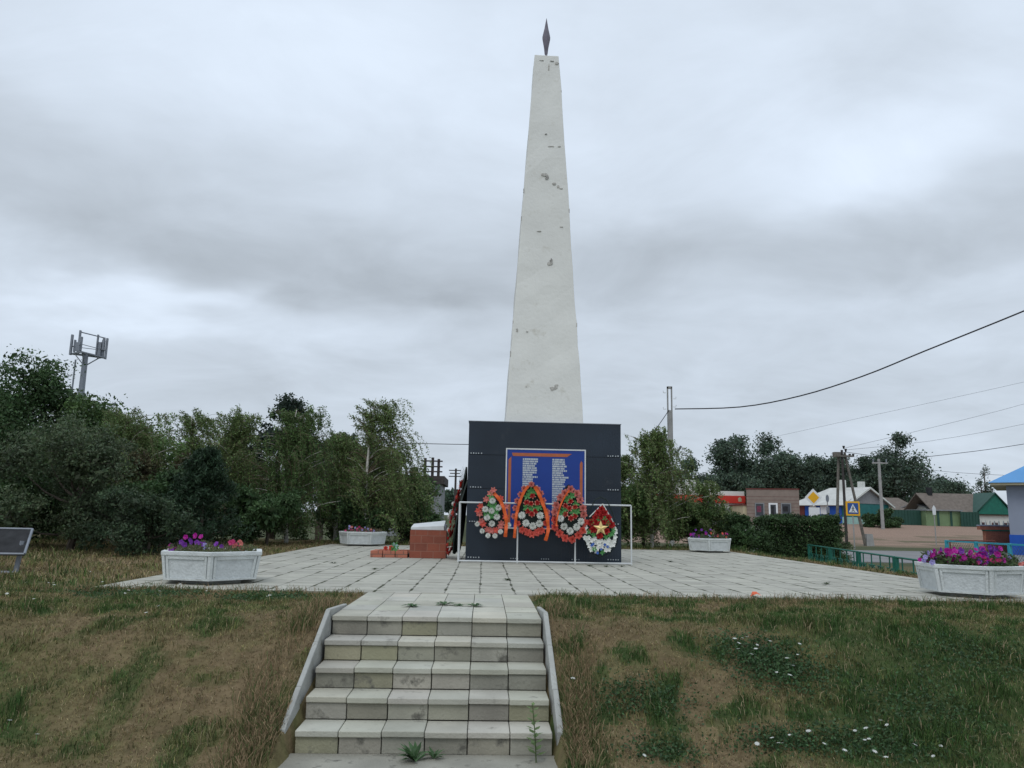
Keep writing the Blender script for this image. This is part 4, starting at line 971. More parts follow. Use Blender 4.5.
# blue sheet fence in front of its left part is one wall; brown-roofed house behind
def gable_house(name, label, pxl, pxr, row_base, row_eave, row_ridge, Y, depth, wall, roof, gable=None, ridge_x=True, hip=False, grp='village houses'):
    xl, xr = xcol(pxl, row_eave, Y), xcol(pxr, row_eave, Y); zb_ = hrow((pxl+pxr)/2, row_base, Y)-.5
    ze, zr_ = hrow((pxl+pxr)/2, row_eave, Y), hrow((pxl+pxr)/2, row_ridge, Y+depth/2)
    t = thing(name, ((xl+xr)/2, Y, zb_), label, 'house', grp); w_ = (xr-xl)/2; ze -= zb_; zr_ -= zb_
    MB().box(-w_, w_, 0, depth, 0, ze).build('wall', M[wall], t); rf = MB(); o_ = .35
    if ridge_x:
        h_ = 1.6 if hip else -o_
        rf.plate([(-w_-o_, -o_, ze-.1), (w_+o_, -o_, ze-.1), (w_-h_, depth/2, zr_), (-w_+h_, depth/2, zr_)], .12, (0, -1, 1.4))
        rf.plate([(-w_-o_, depth+o_, ze-.1), (w_+o_, depth+o_, ze-.1), (w_-h_, depth/2, zr_), (-w_+h_, depth/2, zr_)][::-1], .12, (0, 1, 1.4))
        if hip:
            for s in (-1, 1): rf.plate([(s*(w_+o_), -o_, ze-.1), (s*(w_-h_), depth/2, zr_), (s*(w_+o_), depth+o_, ze-.1)][::s], .12, (s, 0, 1))
    rf.build('roof', M[roof], t); return t, w_, ze, zr_
gable_house('village_house', 'low house with a worn brown slate roof right of the lamp pole', 888, 926, 527, 513, 498, 105, 8, 'brownwall', 'roofbrown', hip=True)
t, w_, ze, zr_ = gable_house('village_house', 'white plastered house with green gable and brown slate roof', 936, 1010, 531, 513.5, 494, 92, 7, 'plaster', 'roofbrown')
MB().plate([(w_-4.4, -.42, ze-.05), (w_+.1, -.42, ze-.05), (w_-2.0, -.42, zr_-.05)], .12, (0, -1, 0)).build('gable', M['teal'], t)
gr_ = MB()
for sx, xe in ((-1, w_-4.9), (1, w_+.5)):
    gr_.plate([(xe, -.62, ze-.15), (w_-2.0, -.62, zr_+.08), (w_-2.0, 3.4, zr_+.08), (xe, 3.4, ze-.15)][::-sx], .1, (sx, 0, 1))
gr_.build('gable_roof', M['greenfence'], t)
for x in (w_-3.4, w_-2.0, w_-.6):
    wn = MB().box(x-.30, x+.30, -.05, -.01, ze-2.1, ze-1.1).build('window', M['glass'], t)
    f_ = MB()
    for a in ((x-.36, x-.30, ze-2.16, ze-1.04), (x+.30, x+.36, ze-2.16, ze-1.04), (x-.30, x+.30, ze-1.1, ze-1.04), (x-.30, x+.30, ze-2.16, ze-2.1), (x-.02, x+.02, ze-2.1, ze-1.1)): f_.box(a[0], a[1], -.07, -.052, a[2], a[3])
    f_.build('frame', M['maroon'], wn)
MB().box(-w_+1.0, -w_+1.5, 3, 3.5, zr_-.4, zr_+.7).build('chimney', M['rust'], t)
# garages and sheet fences
def sheet(name, label, pxl, pxr, r0, r1, Y, m, cat, ribs=12, grp=None, th=.1):
    xl, xr = xcol(pxl, r1, Y), xcol(pxr, r1, Y); zb_, zt = hrow((pxl+pxr)/2, r1, Y)-.5, hrow((pxl+pxr)/2, r0, Y)
    t = thing(name, ((xl+xr)/2, Y, zb_), label, cat, grp); w_ = (xr-xl)/2; h_ = zt-zb_
    MB().box(-w_, w_, 0, th, 0, h_).build('panel', M[m], t)
    rb = MB()
    for k in range(ribs+1): x = -w_+2*w_*k/ribs; rb.box(x-.04, x+.04, -.05, -.002, 0, h_)
    rb.build('ribs', M[m], t); return t, w_, h_
sheet('sheet_fence', 'dark green sheet fence behind the round bush', 885, 927, 510, 529, 89, 'greenfence', 'fence', 14)
t, w_, h_ = sheet('garage', 'olive green garage doors in the village fence', 927, 962, 511, 531, 88, 'olive', 'garage', 3, th=4)
for x in (-w_*.32, w_*.42): MB().box(x-.12, x+.12, -.10, -.055, 0, h_).build('post', M['greenfence'], t)
MB().box(-w_-.1, w_+.1, -.3, 4.1, h_, h_+.15).build('roof', M['grey'], t)
sheet('sheet_fence', 'dark green sheet gate panel right of the olive garage', 962, 980, 512, 530, 87.5, 'greenfence', 'fence', 6)
# cream shed wall and roofs over garages
t, w_, ze, zr_ = gable_house('shed', 'low white shed wall and grey roof behind the olive garages', 926, 966, 528, 506.5, 503.5, 96, 5, 'plaster', 'grey', grp=None)
# brick yard wall with small balusters
xl, xr, Y = xcol(980, 530, 50), xcol(1013, 530, 50), 50; zt = hrow(996, 525, 50)
bw_ = thing('brick_wall', ((xl+xr)/2, Y, -.1), 'orange brick yard wall with pale balusters before the white house', 'wall'); w_ = (xr-xl)/2
MB().box(-w_+.35, w_, 0, .3, 0, zt-.30).build('masonry', M['ornbrick'], bw_)
MB().box(-w_+.33, w_+.02, -.03, .33, zt-.30, zt-.22).build('band', M['teal'], bw_)
MB().box(-w_, w_, 0, .3, zt-.22, zt+.02).build('parapet', M['ornbrick'], bw_)
MB().box(-w_-.02, w_+.02, -.03, .33, zt+.02, zt+.10).build('coping', M['greywall'], bw_)
for k in range(7):
    x = -w_+.2+k*(2*w_-.4)/6; MB().tube([(x, .15, zt+.10), (x, .15, zt+.2), (x, .15, zt+.3), (x, .15, zt+.36)], .045, .03, 6).build('baluster', M['plaster'], bw_)
# blue-grey building with blue roof at the right edge
Y = 45; xl = xcol(1008, 510, Y); zt = hrow(1010, 486, Y)
gb = thing('rendered_building', (xl, Y, -.1), 'blue-grey plastered building with a bright blue roof at the right edge', 'building', rz=R(-36))
MB().box(0, 9, 0, 7, 0, zt+.1).build('wall', M['greywall'], gb)
MB().box(-.05, 9.05, -.05, 7.05, 0, hrow(1010, 539, Y)+.1+.25).build('plinth', M['bluewall'], gb)
ev = zt+.12; MB().box(-.75, 9.75, -.75, 7.75, ev, ev+.14).build('eave_board', M['cream'], gb)
rf = MB(); rf.prism([(-.85, -.85), (9.85, -.85), (9.85, 7.85), (-.85, 7.85)], ev+.142, [(3.4, 3.4), (5.6, 3.4), (5.6, 3.6), (3.4, 3.6)], ev+2.6); rf.build('roof', M['roofblue'], gb)
# shop with red band
Y = 80; xl, xr = xcol(655, 500, Y), xcol(744.5, 500, Y); zb_ = .4; zt = hrow(720, 491, Y)
sp2 = thing('shop', ((xl+xr)/2, Y, zb_), 'white shop with a red fascia band behind the young birches', 'shop'); w_ = (xr-xl)/2
MB().box(-w_, w_, 0, 8, 0, zt-zb_).build('wall', M['plaster'], sp2)
MB().box(-w_, w_-3.0, -.1, 4, zt-zb_, zt-zb_+.75).build('parapet', M['plaster'], sp2)
MB().box(-w_*.3, w_*-.08, -.12, 3, zt-zb_+.75, zt-zb_+1.1).build('parapet_step', M['plaster'], sp2)
z1, z0_ = hrow(720, 495.5, Y)-zb_, hrow(720, 503, Y)-zb_
MB().box(-w_-.03, w_+.03, -.18, -.02, z0_, z1).build('fascia', M['red'], sp2)
em = MB(); cx_, cz_ = w_-.55, (z0_+z1)/2
em.plate([(cx_-.16, -.20, cz_-.2), (cx_+.16, -.20, cz_-.22), (cx_+.2, -.20, cz_+.05), (cx_+.02, -.20, cz_+.27), (cx_-.2, -.20, cz_+.12)], .02); em.build('emblem', M['cream'], sp2)
MB().box(w_-3.6, w_-1.5, -.10, -.02, .3, z0_-.5).build('door', M['grey'], sp2)
MB().tube([(w_-2.9, -.14, z0_-1.1), (w_-2.2, -.14, z0_-1.1)], .35, seg=10).build('round_sign', M['black'], sp2)
for x in (-6, -3.5, -1): MB().box(x, x+1.6, -.08, -.02, 1.2, z0_-.5).build('window', M['glass'], sp2)
# cream block and steps next to the kiosk
Y = 76; xl, xr = xcol(743, 510, Y), xcol(752.5, 510, Y); zb_ = .3; zt = hrow(748, 505.5, Y)
an = thing('annex', ((xl+xr)/2, Y, zb_), 'narrow cream annex wall between shop and taupe kiosk', 'building')
MB().box(-(xr-xl)/2, (xr-xl)/2, 0, 4, 0, zt-zb_).build('wall', M['cream'], an)
MB().box(-(xr-xl)/2-.1, (xr-xl)/2+.2, -.1, 4.1, zt-zb_, zt-zb_+.12).build('roof', M['maroon'], an)
MB().box(-.4, .45, 4.2, 7, zt-zb_-.3, zt-zb_+1.2).build('upper_wall', M['brownwall'], an)
Y = 75; xl, xr = xcol(749, 510, Y), xcol(797, 510, Y); zb_ = .2; zt = hrow(773, 489.5, Y)-zb_
ki = thing('kiosk', ((xl+xr)/2, Y, zb_), 'flat-roofed taupe kiosk with a white door between two dark windows', 'kiosk', rz=R(-19)); w_ = (xr-xl)/2*1.03
MB().box(-w_, w_, 0, 5, 0, zt).build('wall', M['brownwall'], ki)
MB().box(-w_-.05, w_+.05, -.05, 5.05, zt, zt+.1).build('coping', M['maroon'], ki)
sd2 = MB()
for k in range(12): sd2.box(-w_+.01, w_-.01, -.012, -.001, .25+k*.33, .27+k*.33)
sd2.build('cladding_joints', M['maroon'], ki)
for (pa, pb, r0, r1, kind) in ((756, 765, 503, 517, 'w'), (769, 777.5, 503, 520, 'd'), (780.5, 790, 503, 516, 'w')):
    a, b = xcol(pa, 510, Y)-(xl+xr)/2, xcol(pb, 510, Y)-(xl+xr)/2; z1, z0_ = hrow(773, r0, Y)-zb_, hrow(773, r1, Y)-zb_
    wn = MB().box(a, b, -.04, -.002, z0_, z1).build('window' if kind == 'w' else 'door', M['glass'], ki); f_ = MB(); fwid = .10 if kind == 'w' else .16
    for q in ((a, a+fwid, z0_, z1), (b-fwid, b, z0_, z1), (a+fwid, b-fwid, z1-fwid, z1), (a+fwid, b-fwid, z0_, z0_+fwid)): f_.box(q[0], q[1], -.08, -.042, q[2], q[3])
    f_.build('frame', M['signwhite'] if kind == 'd' else M['grey'], wn)
    MB().box(a+fwid+.08, b-fwid-.2, -.055, -.042, z0_+.45, z1-.3).build('poster', M['poster'] if pa < 760 else M['rust'], wn)
ks = MB()
for k in range(5): ks.box(-w_-.6-k*.0, -w_+1.5, -1.5-k*.32, -1.2-k*.32, 0, .9-k*.18)
ks.box(-w_-.6, -w_+3.4, -1.2, 0, 0, 1.08); ks.build('entrance_steps', M['kerb'], ki)
# building behind the birches at left of the pedestal, seen above them
Y = 60; xl, xr = xcol(388, 490, Y), xcol(443, 490, Y); zt = hrow(430, 484, Y)
lb = thing('service_building', ((xl+xr)/2, Y, 0), 'flat dark-topped service building behind the left birches', 'building'); w_ = (xr-xl)/2
MB().box(-w_, w_-.15, 0, 6, 0, zt).build('wall', M['grey'], lb)
MB().box(-w_-.3, w_+.1, -.4, 6.3, zt, hrow(430, 476, Y)).build('parapet', M['tarwood'], lb)

# ------------------------------------------------------------------ poles, wires, signs
up_ = thing('utility_pole', (xcol(672, 545, 32), 32, 0), 'tall lattice-topped concrete utility pole behind the young birches', 'utility pole')
x0 = 0; H_ = hrow(671, 387, 32)
MB().prism(sq(.085), -.2, sq(.065), H_-1.5).build('shaft', M['poleconc'], up_)
for s in (-1, 1): MB().box(s*.085-.022, s*.085+.022, -.05, .05, H_-2.6, H_).build('upright', M['poleconc'], up_)
MB().box(-.107, .107, -.05, .05, H_-.08, H_+.02).build('cap_bar', M['poleconc'], up_)
MB().box(-.062, .062, -.04, .04, H_-2.4, H_-1.0).build('web', M['poleconc'], up_)
for s, z_ in ((-1, H_-.25), (1, H_-.85), (-1, H_-.95), (1, H_-.5)): MB().tube([(s*.16, 0, z_), (s*.27, 0, z_), (s*.27, 0, z_+.08)], .018, seg=5).build('insulator', M['signwhite'], up_)
for s, z_, l_ in ((1, H_-2.7, .3), (-1, H_-2.35, .28), (1, H_-3.9, .42)):
    MB().tube([(s*.1, 0, z_-.15), (s*(.1+l_*.6), -.1, z_-.05), (s*(.1+l_), -.2, z_+.18)], .035, .05, 6).build('floodlight', M['metalgrey'], up_)
def wire(pts_px, label, r=.015, grp=None):
    """pts: (px,row,Y)"""
    P_ = [Vector((xcol(a, b, Y), Y, hrow(a, b, Y))) for a, b, Y in pts_px]; mb = MB(); Q = []
    n = len(P_)
    for i in range(n-1):
        for t in (0, .25, .5, .75):
            p0, p1, p2, p3 = P_[max(i-1, 0)], P_[i], P_[i+1], P_[min(i+2, n-1)]
            Q.append(.5*((2*p1)+(p2-p0)*t+(2*p0-5*p1+4*p2-p3)*t*t+(3*p1-p0-3*p2+p3)*t**3))
    Q.append(P_[-1]); o0 = Q[0]; mb.tube([q-o0 for q in Q], r, seg=5); o = mb.build('power_line', M['cable'], loc=o0); tag(o, label, 'cable', grp); return o
wire([(675, 409, 32), (740, 407, 29.5), (800, 396, 27), (862, 376.5, 25), (925, 351, 23), (1024, 311, 21), (1100, 278, 20)], 'thick black cable sagging from the concrete pole to the upper right', .024)
wire([(669, 410, 32), (655, 430, 30), (640, 446, 28), (622, 462, 26)], 'short cable slanting down left from the concrete pole', .016)
GW = 'overhead wires above the houses'
wire([(845, 452, 58), (900, 458, 56), (960, 453, 54), (1024, 444, 52), (1100, 430, 50)], 'wire rising right from the forked pole, darkest above the garages', .020, GW)
wire([(845, 455, 58), (930, 470, 56), (1024, 476, 54), (1100, 476, 52)], 'faint wire running level over the roofs', .012, GW)
wire([(760, 440, 90), (860, 418, 80), (1024, 382, 70), (1100, 362, 66)], 'faint high wire crossing under the thick cable', .011, GW)
wire([(845, 448, 60), (930, 428, 62), (1024, 404, 64), (1100, 380, 66)], 'faint wire fanning up from the forked pole', .011, GW)
wire([(845, 450, 60), (930, 441, 62), (1024, 424, 64), (1100, 404, 66)], 'faint wire between two others above the big round tree', .011, GW)
wire([(340, 441, 40), (400, 443, 40), (470, 444.5, 40), (560, 445, 40)], 'thin wire running level left of the navy box', .018)
Y = 58; zz0 = hrow(845, 546, Y)
fp = thing('forked_utility_pole', (xcol(846, 545, Y), Y, 0), 'weathered twin utility pole with a leaning strut near the crossing sign', 'utility pole')
X0 = xcol(846, 545, Y); lx = lambda px, r: xcol(px, r, Y)-X0
MB().tube([(lx(847, 548), 0, -.2), (lx(842, 455), 0, hrow(842, 450, Y))], .12, .09, 8).build('post', M['tarwood'], fp)
MB().tube([(lx(838, 540), .3, -.2), (lx(840.5, 460), .3, hrow(840, 456, Y))], .12, .10, 8).build('post', M['wood'], fp)
MB().tube([(lx(866, 541), .1, 0), (lx(845, 452), .1, hrow(845, 452, Y))], .12, .09, 8).build('strut', M['wood'], fp)
MB().box(lx(836, 455), lx(852, 456), -.2, -.05, hrow(843, 457, Y), hrow(843, 455.3, Y)).build('crossarm', M['wood'], fp)
MB().box(lx(834, 452), lx(840, 452), -.1, .3, hrow(836, 457, Y), hrow(836, 452, Y)).build('crate_box', M['wood'], fp)
for px_, r_ in ((843, 446), (849, 454), (852.5, 454), (845, 449)): MB().tube([(lx(px_, r_), -.1, hrow(px_, r_+3, Y)), (lx(px_, r_), -.1, hrow(px_, r_, Y))], .05, .10, 6).build('insulator', M['black'], fp)
MB().prism(sq(.30), -.1, sq(.22), .9).build('concrete_foot', M['poleconc'], fp, loc=(lx(870, 541), .2, 0))
Y = 80
lp = thing('lamp_pole', (xcol(883, 529, Y), Y, .6), 'slim concrete lamp pole in front of the big round tree', 'street lamp'); h_ = hrow(882, 459, Y)-.6
MB().tube([(0, 0, 0), (0, 0, h_)], .19, .14, 8).build('shaft', M['poleconc'], lp)
MB().box(-.7, .9, -.1, .1, h_-.5, h_-.35).build('crossarm', M['poleconc'], lp)
for s in (-.6, 0, .8): MB().tube([(s, 0, h_-.35), (s, 0, h_)], .06, seg=6).build('insulator', M['metalgrey'], lp)
# pole frames left of the monument
Y = 62; X0 = xcol(432, 500, Y)
tpf = thing('pole_frame', (X0, Y, 0), 'dark H-frame telegraph poles with four crossarms above the service building', 'utility pole'); lx = lambda px: xcol(px, 470, Y)-X0
for px_, r_ in ((425, 458), (432.5, 457.5), (438.5, 459)): MB().tube([(lx(px_), 0, 0), (lx(px_), 0, hrow(px_, r_, Y))], .17, .12, 6).build('post', M['tarwood'], tpf)
for r_ in (460.5, 466, 471, 477): MB().box(lx(421.5), lx(442.5), -.16, -.04, hrow(432, r_+1.3, Y), hrow(432, r_, Y)).build('crossarm', M['tarwood'], tpf)
Y = 85; X0 = xcol(455, 500, Y)
tp3 = thing('telegraph_pole', (X0, Y, .5), 'single dark telegraph pole with three crossarms just left of the leaning wreath', 'utility pole'); lx = lambda px: xcol(px, 470, Y)-X0
MB().tube([(0, 0, 0), (0, 0, hrow(455, 468.5, Y)-.5)], .17, .12, 6).build('post', M['tarwood'], tp3)
for r_, w1_ in ((470, 6), (473, 5), (476, 6)): MB().box(lx(455-w1_), lx(455+w1_), -.16, -.04, hrow(455, r_+.9, Y)-.5, hrow(455, r_, Y)-.5).build('crossarm', M['tarwood'], tp3)
# crossing sign
Y = 51; X0 = xcol(855, 547, Y); zc = hrow(855, 508.5, Y); s_ = .47
cs = thing('crossing_sign', (X0, Y, 0), 'square yellow-bordered pedestrian crossing sign on a thin post', 'road sign')
MB().tube([(0, .05, -.1), (0, .05, zc)], .04, seg=6).build('post', M['poleconc'], cs)
MB().box(-s_, s_, -.01, .02, zc-s_, zc+s_).build('border_plate', M['yellow'], cs)
MB().box(-s_*.76, s_*.76, -.025, -.012, zc-s_*.76, zc+s_*.76).build('blue_face', M['signblue'], cs)
MB().plate([(-.30, -.03, zc-.27), (.30, -.03, zc-.27), (0, -.03, zc+.30)], .004).build('white_triangle', M['signwhite'], cs)
wk_ = MB()
wk_.tube([(0, -.036, zc+.13), (0, -.036, zc+.17)], .03, seg=6)
for a, b in (((0, .1), (-.01, -.06)), ((-.01, -.06), (-.10, -.22)), ((-.01, -.06), (.09, -.22)), ((0, .07), (-.09, -.03)), ((0, .07), (.08, -.02))): wk_.tube([(a[0], -.038, zc+a[1]), (b[0], -.038, zc+b[1])], .018, seg=5)
for k in range(4): wk_.box(-.24+.13*k, -.19+.13*k, -.036, -.032, zc-.265, zc-.235)
wk_.build('walking_figure', M['black'], cs)
# yellow diamond priority sign with white plate beneath
Y = 66; X0 = xcol(815, 530, Y); zc = hrow(814.5, 497.5, Y); s_ = .56
ds = thing('priority_sign', (X0, Y, 0), 'yellow diamond road sign with a white plate below, before the white roof', 'road sign')
MB().tube([(0, .05, 0), (0, .05, zc)], .045, seg=6).build('post', M['poleconc'], ds)
MB().plate([(-s_*1.35, -.0, zc), (0, -.0, zc-s_*1.35), (s_*1.35, -.0, zc), (0, -.0, zc+s_*1.35)], .02).build('white_diamond', M['signwhite'], ds)
MB().plate([(-s_*.9, -.01, zc), (0, -.01, zc-s_*.9), (s_*.9, -.01, zc), (0, -.01, zc+s_*.9)], .008).build('yellow_diamond', M['yellow'], ds)
MB().box(-.45, .5, -.0, .03, zc-1.85, zc-.85).build('white_plate', M['signwhite'], ds)
Y = 64; X0 = xcol(829, 530, Y); zc = hrow(829, 498.5, Y)
es = thing('road_sign_back', (X0, Y, 0), 'small grey road sign seen almost from the side, right of the diamond sign', 'road sign')
MB().tube([(0, .05, 0), (0, .05, zc)], .045, seg=6).build('post', M['poleconc'], es)
MB().plate([(.14*math.cos(a), -.0, zc+.32*math.sin(a)) for a in np.linspace(0, 6.283, 14)[:-1]][::1], .03).build('disc', M['metalgrey'], es)
MB().box(-.13, .13, -.02, .01, zc-1.2, zc-.7).build('lower_plate', M['metalgrey'], es)
Y = 60; X0 = xcol(936, 535, Y)
ws = thing('road_sign_back', (X0, Y, 0), 'thin white sign post before the olive garage', 'road sign'); zc = hrow(936, 511, Y)
MB().tube([(0, .05, 0), (0, .05, zc)], .04, seg=6).build('post', M['poleconc'], ws)
MB().plate([(-.12, 0, zc-.3), (.12, 0, zc-.3), (.14, 0, zc+.2), (0, 0, zc+.45), (-.14, 0, zc+.2)], .03).build('plate', M['signwhite'], ws)
# cell tower
Y = 92; X0 = xcol(86, 352, Y)
ct = thing('cell_tower', (X0, Y, 0), 'cell tower mast with a basket of antennas above the left trees', 'tower'); lx = lambda px, r: xcol(px, r, Y)-X0
zp = hrow(86, 354, Y); MB().tube([(0, 0, 0), (0, 0, zp)], .50, .30, 10).build('mast', M['metalgrey'], ct)
MB().tube([(-.9, -.4, 0), (-.9, -.4, zp-.8)], .10, seg=5).build('cable_ladder', M['metalgrey'], ct)
w_ = 2.05; tri = [(-w_, .6, zp+.1), (w_*.95, .9, zp-.25), (.35, -1.8, zp-.1)]
pf = MB()
for k in range(3):
    a, b = tri[k], tri[(k+1) % 3]; pf.tube([a, b], .12, seg=5); pf.tube([(0, 0, zp-.05), a], .10, seg=5); pf.tube([(0, 0, zp-1.5), Vector(a)*.75+Vector((0, 0, zp))*.25], .07, seg=4)
pf.build('platform', M['metalgrey'], ct)
hf = MB()
for k in range(3):
    a, b = Vector(tri[k]), Vector(tri[(k+1) % 3]); hf.tube([a+Vector((0, 0, .9)), b+Vector((0, 0, .9))], .04, seg=4)
hf.tube([(lx(82, 340), -.6, zp+2.55), (lx(102.5, 340), .7, zp+2.15)], .07, seg=4); hf.build('hoop_rail', M['metalgrey'], ct)
for px_, yv, z0_, z1, wd in ((70, .3, -.1, 2.4, .16), (72.5, .5, .3, 1.8, .12), (82.5, -.8, -.1, 2.7, .12), (84.5, -.9, .2, 1.9, .22), (83, -1.0, .1, 1.2, .34), (95.5, .4, -.3, 2.5, .10), (98, .5, -.4, 1.6, .25), (100, .8, -.3, 1.9, .22), (103, .9, -.4, 2.2, .13), (101, .6, .6, 2.1, .16)):
    wd *= .72; MB().box(lx(px_, 345)-wd, lx(px_, 345)+wd, yv-.15, yv+.15, zp+z0_, zp+z1).build('antenna', M['metalgrey'], ct, bevel=.03)

# ------------------------------------------------------------------ grass
def blades(name, label_kind, n, region, hrange, wd, dens, colf=None, extra=None):
    pts = []; tries = 0
    x0, x1, y0, y1 = region
    X = RNG.uniform(x0, x1, n*2); Y_ = RNG.uniform(y0, y1, n*2); B, Tn, Hh = [], [], []
    for x, y in zip(X, Y_):
        if on_plaza(x, y, .02): continue
        if -1.345 < x < .585 and y < 7.4: continue
        g = greenness(x, y)
        if RNG.random() > dens(x, y, g): continue
        B.append((x, y, hgt(x, y)-.005)); Tn.append(g); 
        if len(B) >= n: break
    B = np.array(B); g = np.array(Tn); n = len(B)
    mixg = RNG.normal(0, .16, n); t = np.clip((g+mixg+.3)/.85, 0, 1); t = t*t*(3-2*t)
    c = pal(t)*np.array([1+.55*noise.noise(Vector((b[0]*11, b[1]*11, 6)))+.25*noise.noise(Vector((b[0]*3, b[1]*3, 16))) for b in B])[:, None]
    c *= RNG.uniform(.45, 1.5, (n, 1))*RNG.uniform(.92, 1.08, (n, 3))
    pale = RNG.random(n) < .08; c[pale] = np.array((.40, .33, .20))*RNG.uniform(.8, 1.1, (pale.sum(), 1))
    clump = np.array([max(0, noise.noise(Vector((b[0]*2.9, b[1]*2.9, 4)))+.15) for b in B])
    h = RNG.uniform(*hrange, n)*(.7+.5*t)*(.75+1.5*clump*(.4+t))
    if extra is not None: h *= extra(B)
    a = RNG.uniform(0, 6.283, n); d = np.stack([np.cos(a), np.sin(a), np.zeros(n)], 1); lean = RNG.uniform(.15, 1.2, n)*(1.5-.8*t); bend = RNG.uniform(0, 6.283, n)
    bd_ = np.stack([np.cos(bend), np.sin(bend), np.zeros(n)], 1); upv = np.array((0, 0, 1.))
    w_ = wd*RNG.uniform(.7, 1.4, n)[:, None]
    mid = B+upv*(h*.6)[:, None]+bd_*(h*lean*.3)[:, None]; tip = B+upv*(h*(1-.35*np.clip(lean, 0, 1)))[:, None]+bd_*(h*lean)[:, None]
    V_ = np.stack([B-d*w_, B+d*w_, mid+d*w_*.7, mid-d*w_*.7, mid-d*w_*.7, mid+d*w_*.7, tip+d*w_*.1, tip-d*w_*.1], 1).reshape(-1, 3)
    F_ = np.arange(8*n).reshape(2*n, 4); o = bake(name, V_, F_, M['grass'], np.repeat(c, 2, 0)); tag(o, kind='stuff'); return o
edge = lambda B: np.where((np.abs(B[:, 1]-8.85) < .2), 1.15, 1.0)
d1 = lambda x, y, g: .72+.28*S((g+.3)/.5)
o = blades('grass', '', 260000, (-7.5, 8.6, 4.55, 9.0), (.026, .056), .0027, d1, extra=edge); tag(o, 'short patchy tan and green grass on the bank either side of the stairs', 'grass')
o = blades('grass', '', 60000, (-13, -4.35, 9.0, 24), (.05, .12), .006, d1); tag(o, 'dry grass on the flat ground left of the plaza', 'grass')
o = blades('grass', '', 42000, (7.1, 8.7, 8.5, 25), (.05, .13), .005, lambda x, y, g: .9); tag(o, 'tan grass strip between the plaza and the green fence', 'grass')
o = blades('grass', '', 26000, (-5.2, 9.2, 22.7, 24.6), (.06, .14), .006, lambda x, y, g: .9); tag(o, 'grass behind the far edge of the plaza', 'grass')
# low broad-leaved ground cover where the wildflowers grow
C_ = []
for cx0, cy0, sx_, sy_, n_ in ((2.25, 6.5, .20, .14, 2600), (2.45, 6.32, .20, .12, 1800), (1.2, 6.05, .22, .10, 1500), (2.15, 5.65, .22, .07, 1100), (2.8, 5.65, .35, .10, 2200), (3.3, 6.0, .3, .16, 1600), (4.1, 6.5, .3, .16, 1400), (1.25, 5.55, .15, .08, 700), (-2.2, 8.3, .25, .15, 1500), (-3.6, 8.5, .4, .2, 1500), (-4.3, 5.6, .25, .12, 900)):
    for k in range(n_):
        x, y = cx0+RNG.normal()*sx_, cy0+RNG.normal()*sy_
        if not on_plaza(x, y, .03) and not (-1.36 < x < .61 and y < 7.4): C_.append((x, y, hgt(x, y)+RNG.uniform(.005, .05)))
gc = leaves('ground_cover', C_, RNG.uniform(.008, .016, len(C_)), .6, tints(len(C_), (.055, .105, .042), .35, .12), M['leaf'], axis=None)
tag(gc, 'low broad-leaved green weeds spreading in the grass of the bank', 'ground cover', kind='stuff')
# taller seedy stems beside the stairs and along the paving edges
def stems(label, spots, n, h, sp_):
    V_, Tn = [], []
    for k in range(n):
        sx, sy = spots[k % len(spots)]; x, y = sx+RNG.normal()*sp_[0], sy+RNG.normal()*sp_[1]
        if on_plaza(x, y, .02) or (-1.36 < x < .61 and y < 7.4): continue
        z = hgt(x, y)-.01; hh_ = h*RNG.uniform(.5, 1.2); a, b = RNG.uniform(0, 6.283, 2); dx, dy = math.cos(a)*.0025, math.sin(a)*.0025; ln_ = RNG.uniform(.1, .6)*hh_
        bx2, by2 = math.cos(b)*ln_, math.sin(b)*ln_
        p0, p1, p2 = (x, y, z), (x+bx2*.35, y+by2*.35, z+hh_*.6), (x+bx2, y+by2, z+hh_*.95)
        V_ += [(p0[0]-dx, p0[1]-dy, p0[2]), (p0[0]+dx, p0[1]+dy, p0[2]), (p1[0]+dx*.8, p1[1]+dy*.8, p1[2]), (p1[0]-dx*.8, p1[1]-dy*.8, p1[2]),
               (p1[0]-dx*.8, p1[1]-dy*.8, p1[2]), (p1[0]+dx*.8, p1[1]+dy*.8, p1[2]), (p2[0]+dx*1.2, p2[1]+dy*1.2, p2[2]), (p2[0]-dx*.3, p2[1]-dy*.3, p2[2])]
        c = np.array((.30, .22, .13) if RNG.random() < .6 else (.10, .13, .05))*RNG.uniform(.7, 1.25); Tn += [c, c]
    V_ = np.array(V_); o = bake('tall_grass', V_, np.arange(len(V_)).reshape(-1, 4), M['grass'], np.array(Tn)); tag(o, label, 'grass', kind='stuff')
stems('tall dry grass stems on both sides of the stairs', [(-1.55, 5.6), (-1.62, 6.0), (.72, 5.75), (.75, 5.95), (.78, 6.4), (-1.5, 6.9), (-1.5, 7.6), (.68, 7.3), (.75, 5.6), (-1.55, 5.4), (.7, 6.0), (-1.46, 5.5), (.66, 5.5), (-1.46, 5.7)], 4600, .12, (.07, .20))
stems('dense grass tufts hiding the foot of the stair kerbs', [(-1.42, 5.62), (-1.44, 5.48), (.65, 5.60), (.66, 5.48), (-1.46, 5.8), (.68, 5.8)], 1500, .11, (.035, .07))
stems('ragged grass tufts along the near edge of the plaza', [(x, 8.75) for x in (-4.3, -3.9, -3.3, -2.4, -1.6, 1.0, 1.7, 2.4, 3.0, 3.3, 3.9, 4.4, 5.0, 5.6, 6.3)], 3000, .10, (.3, .10))
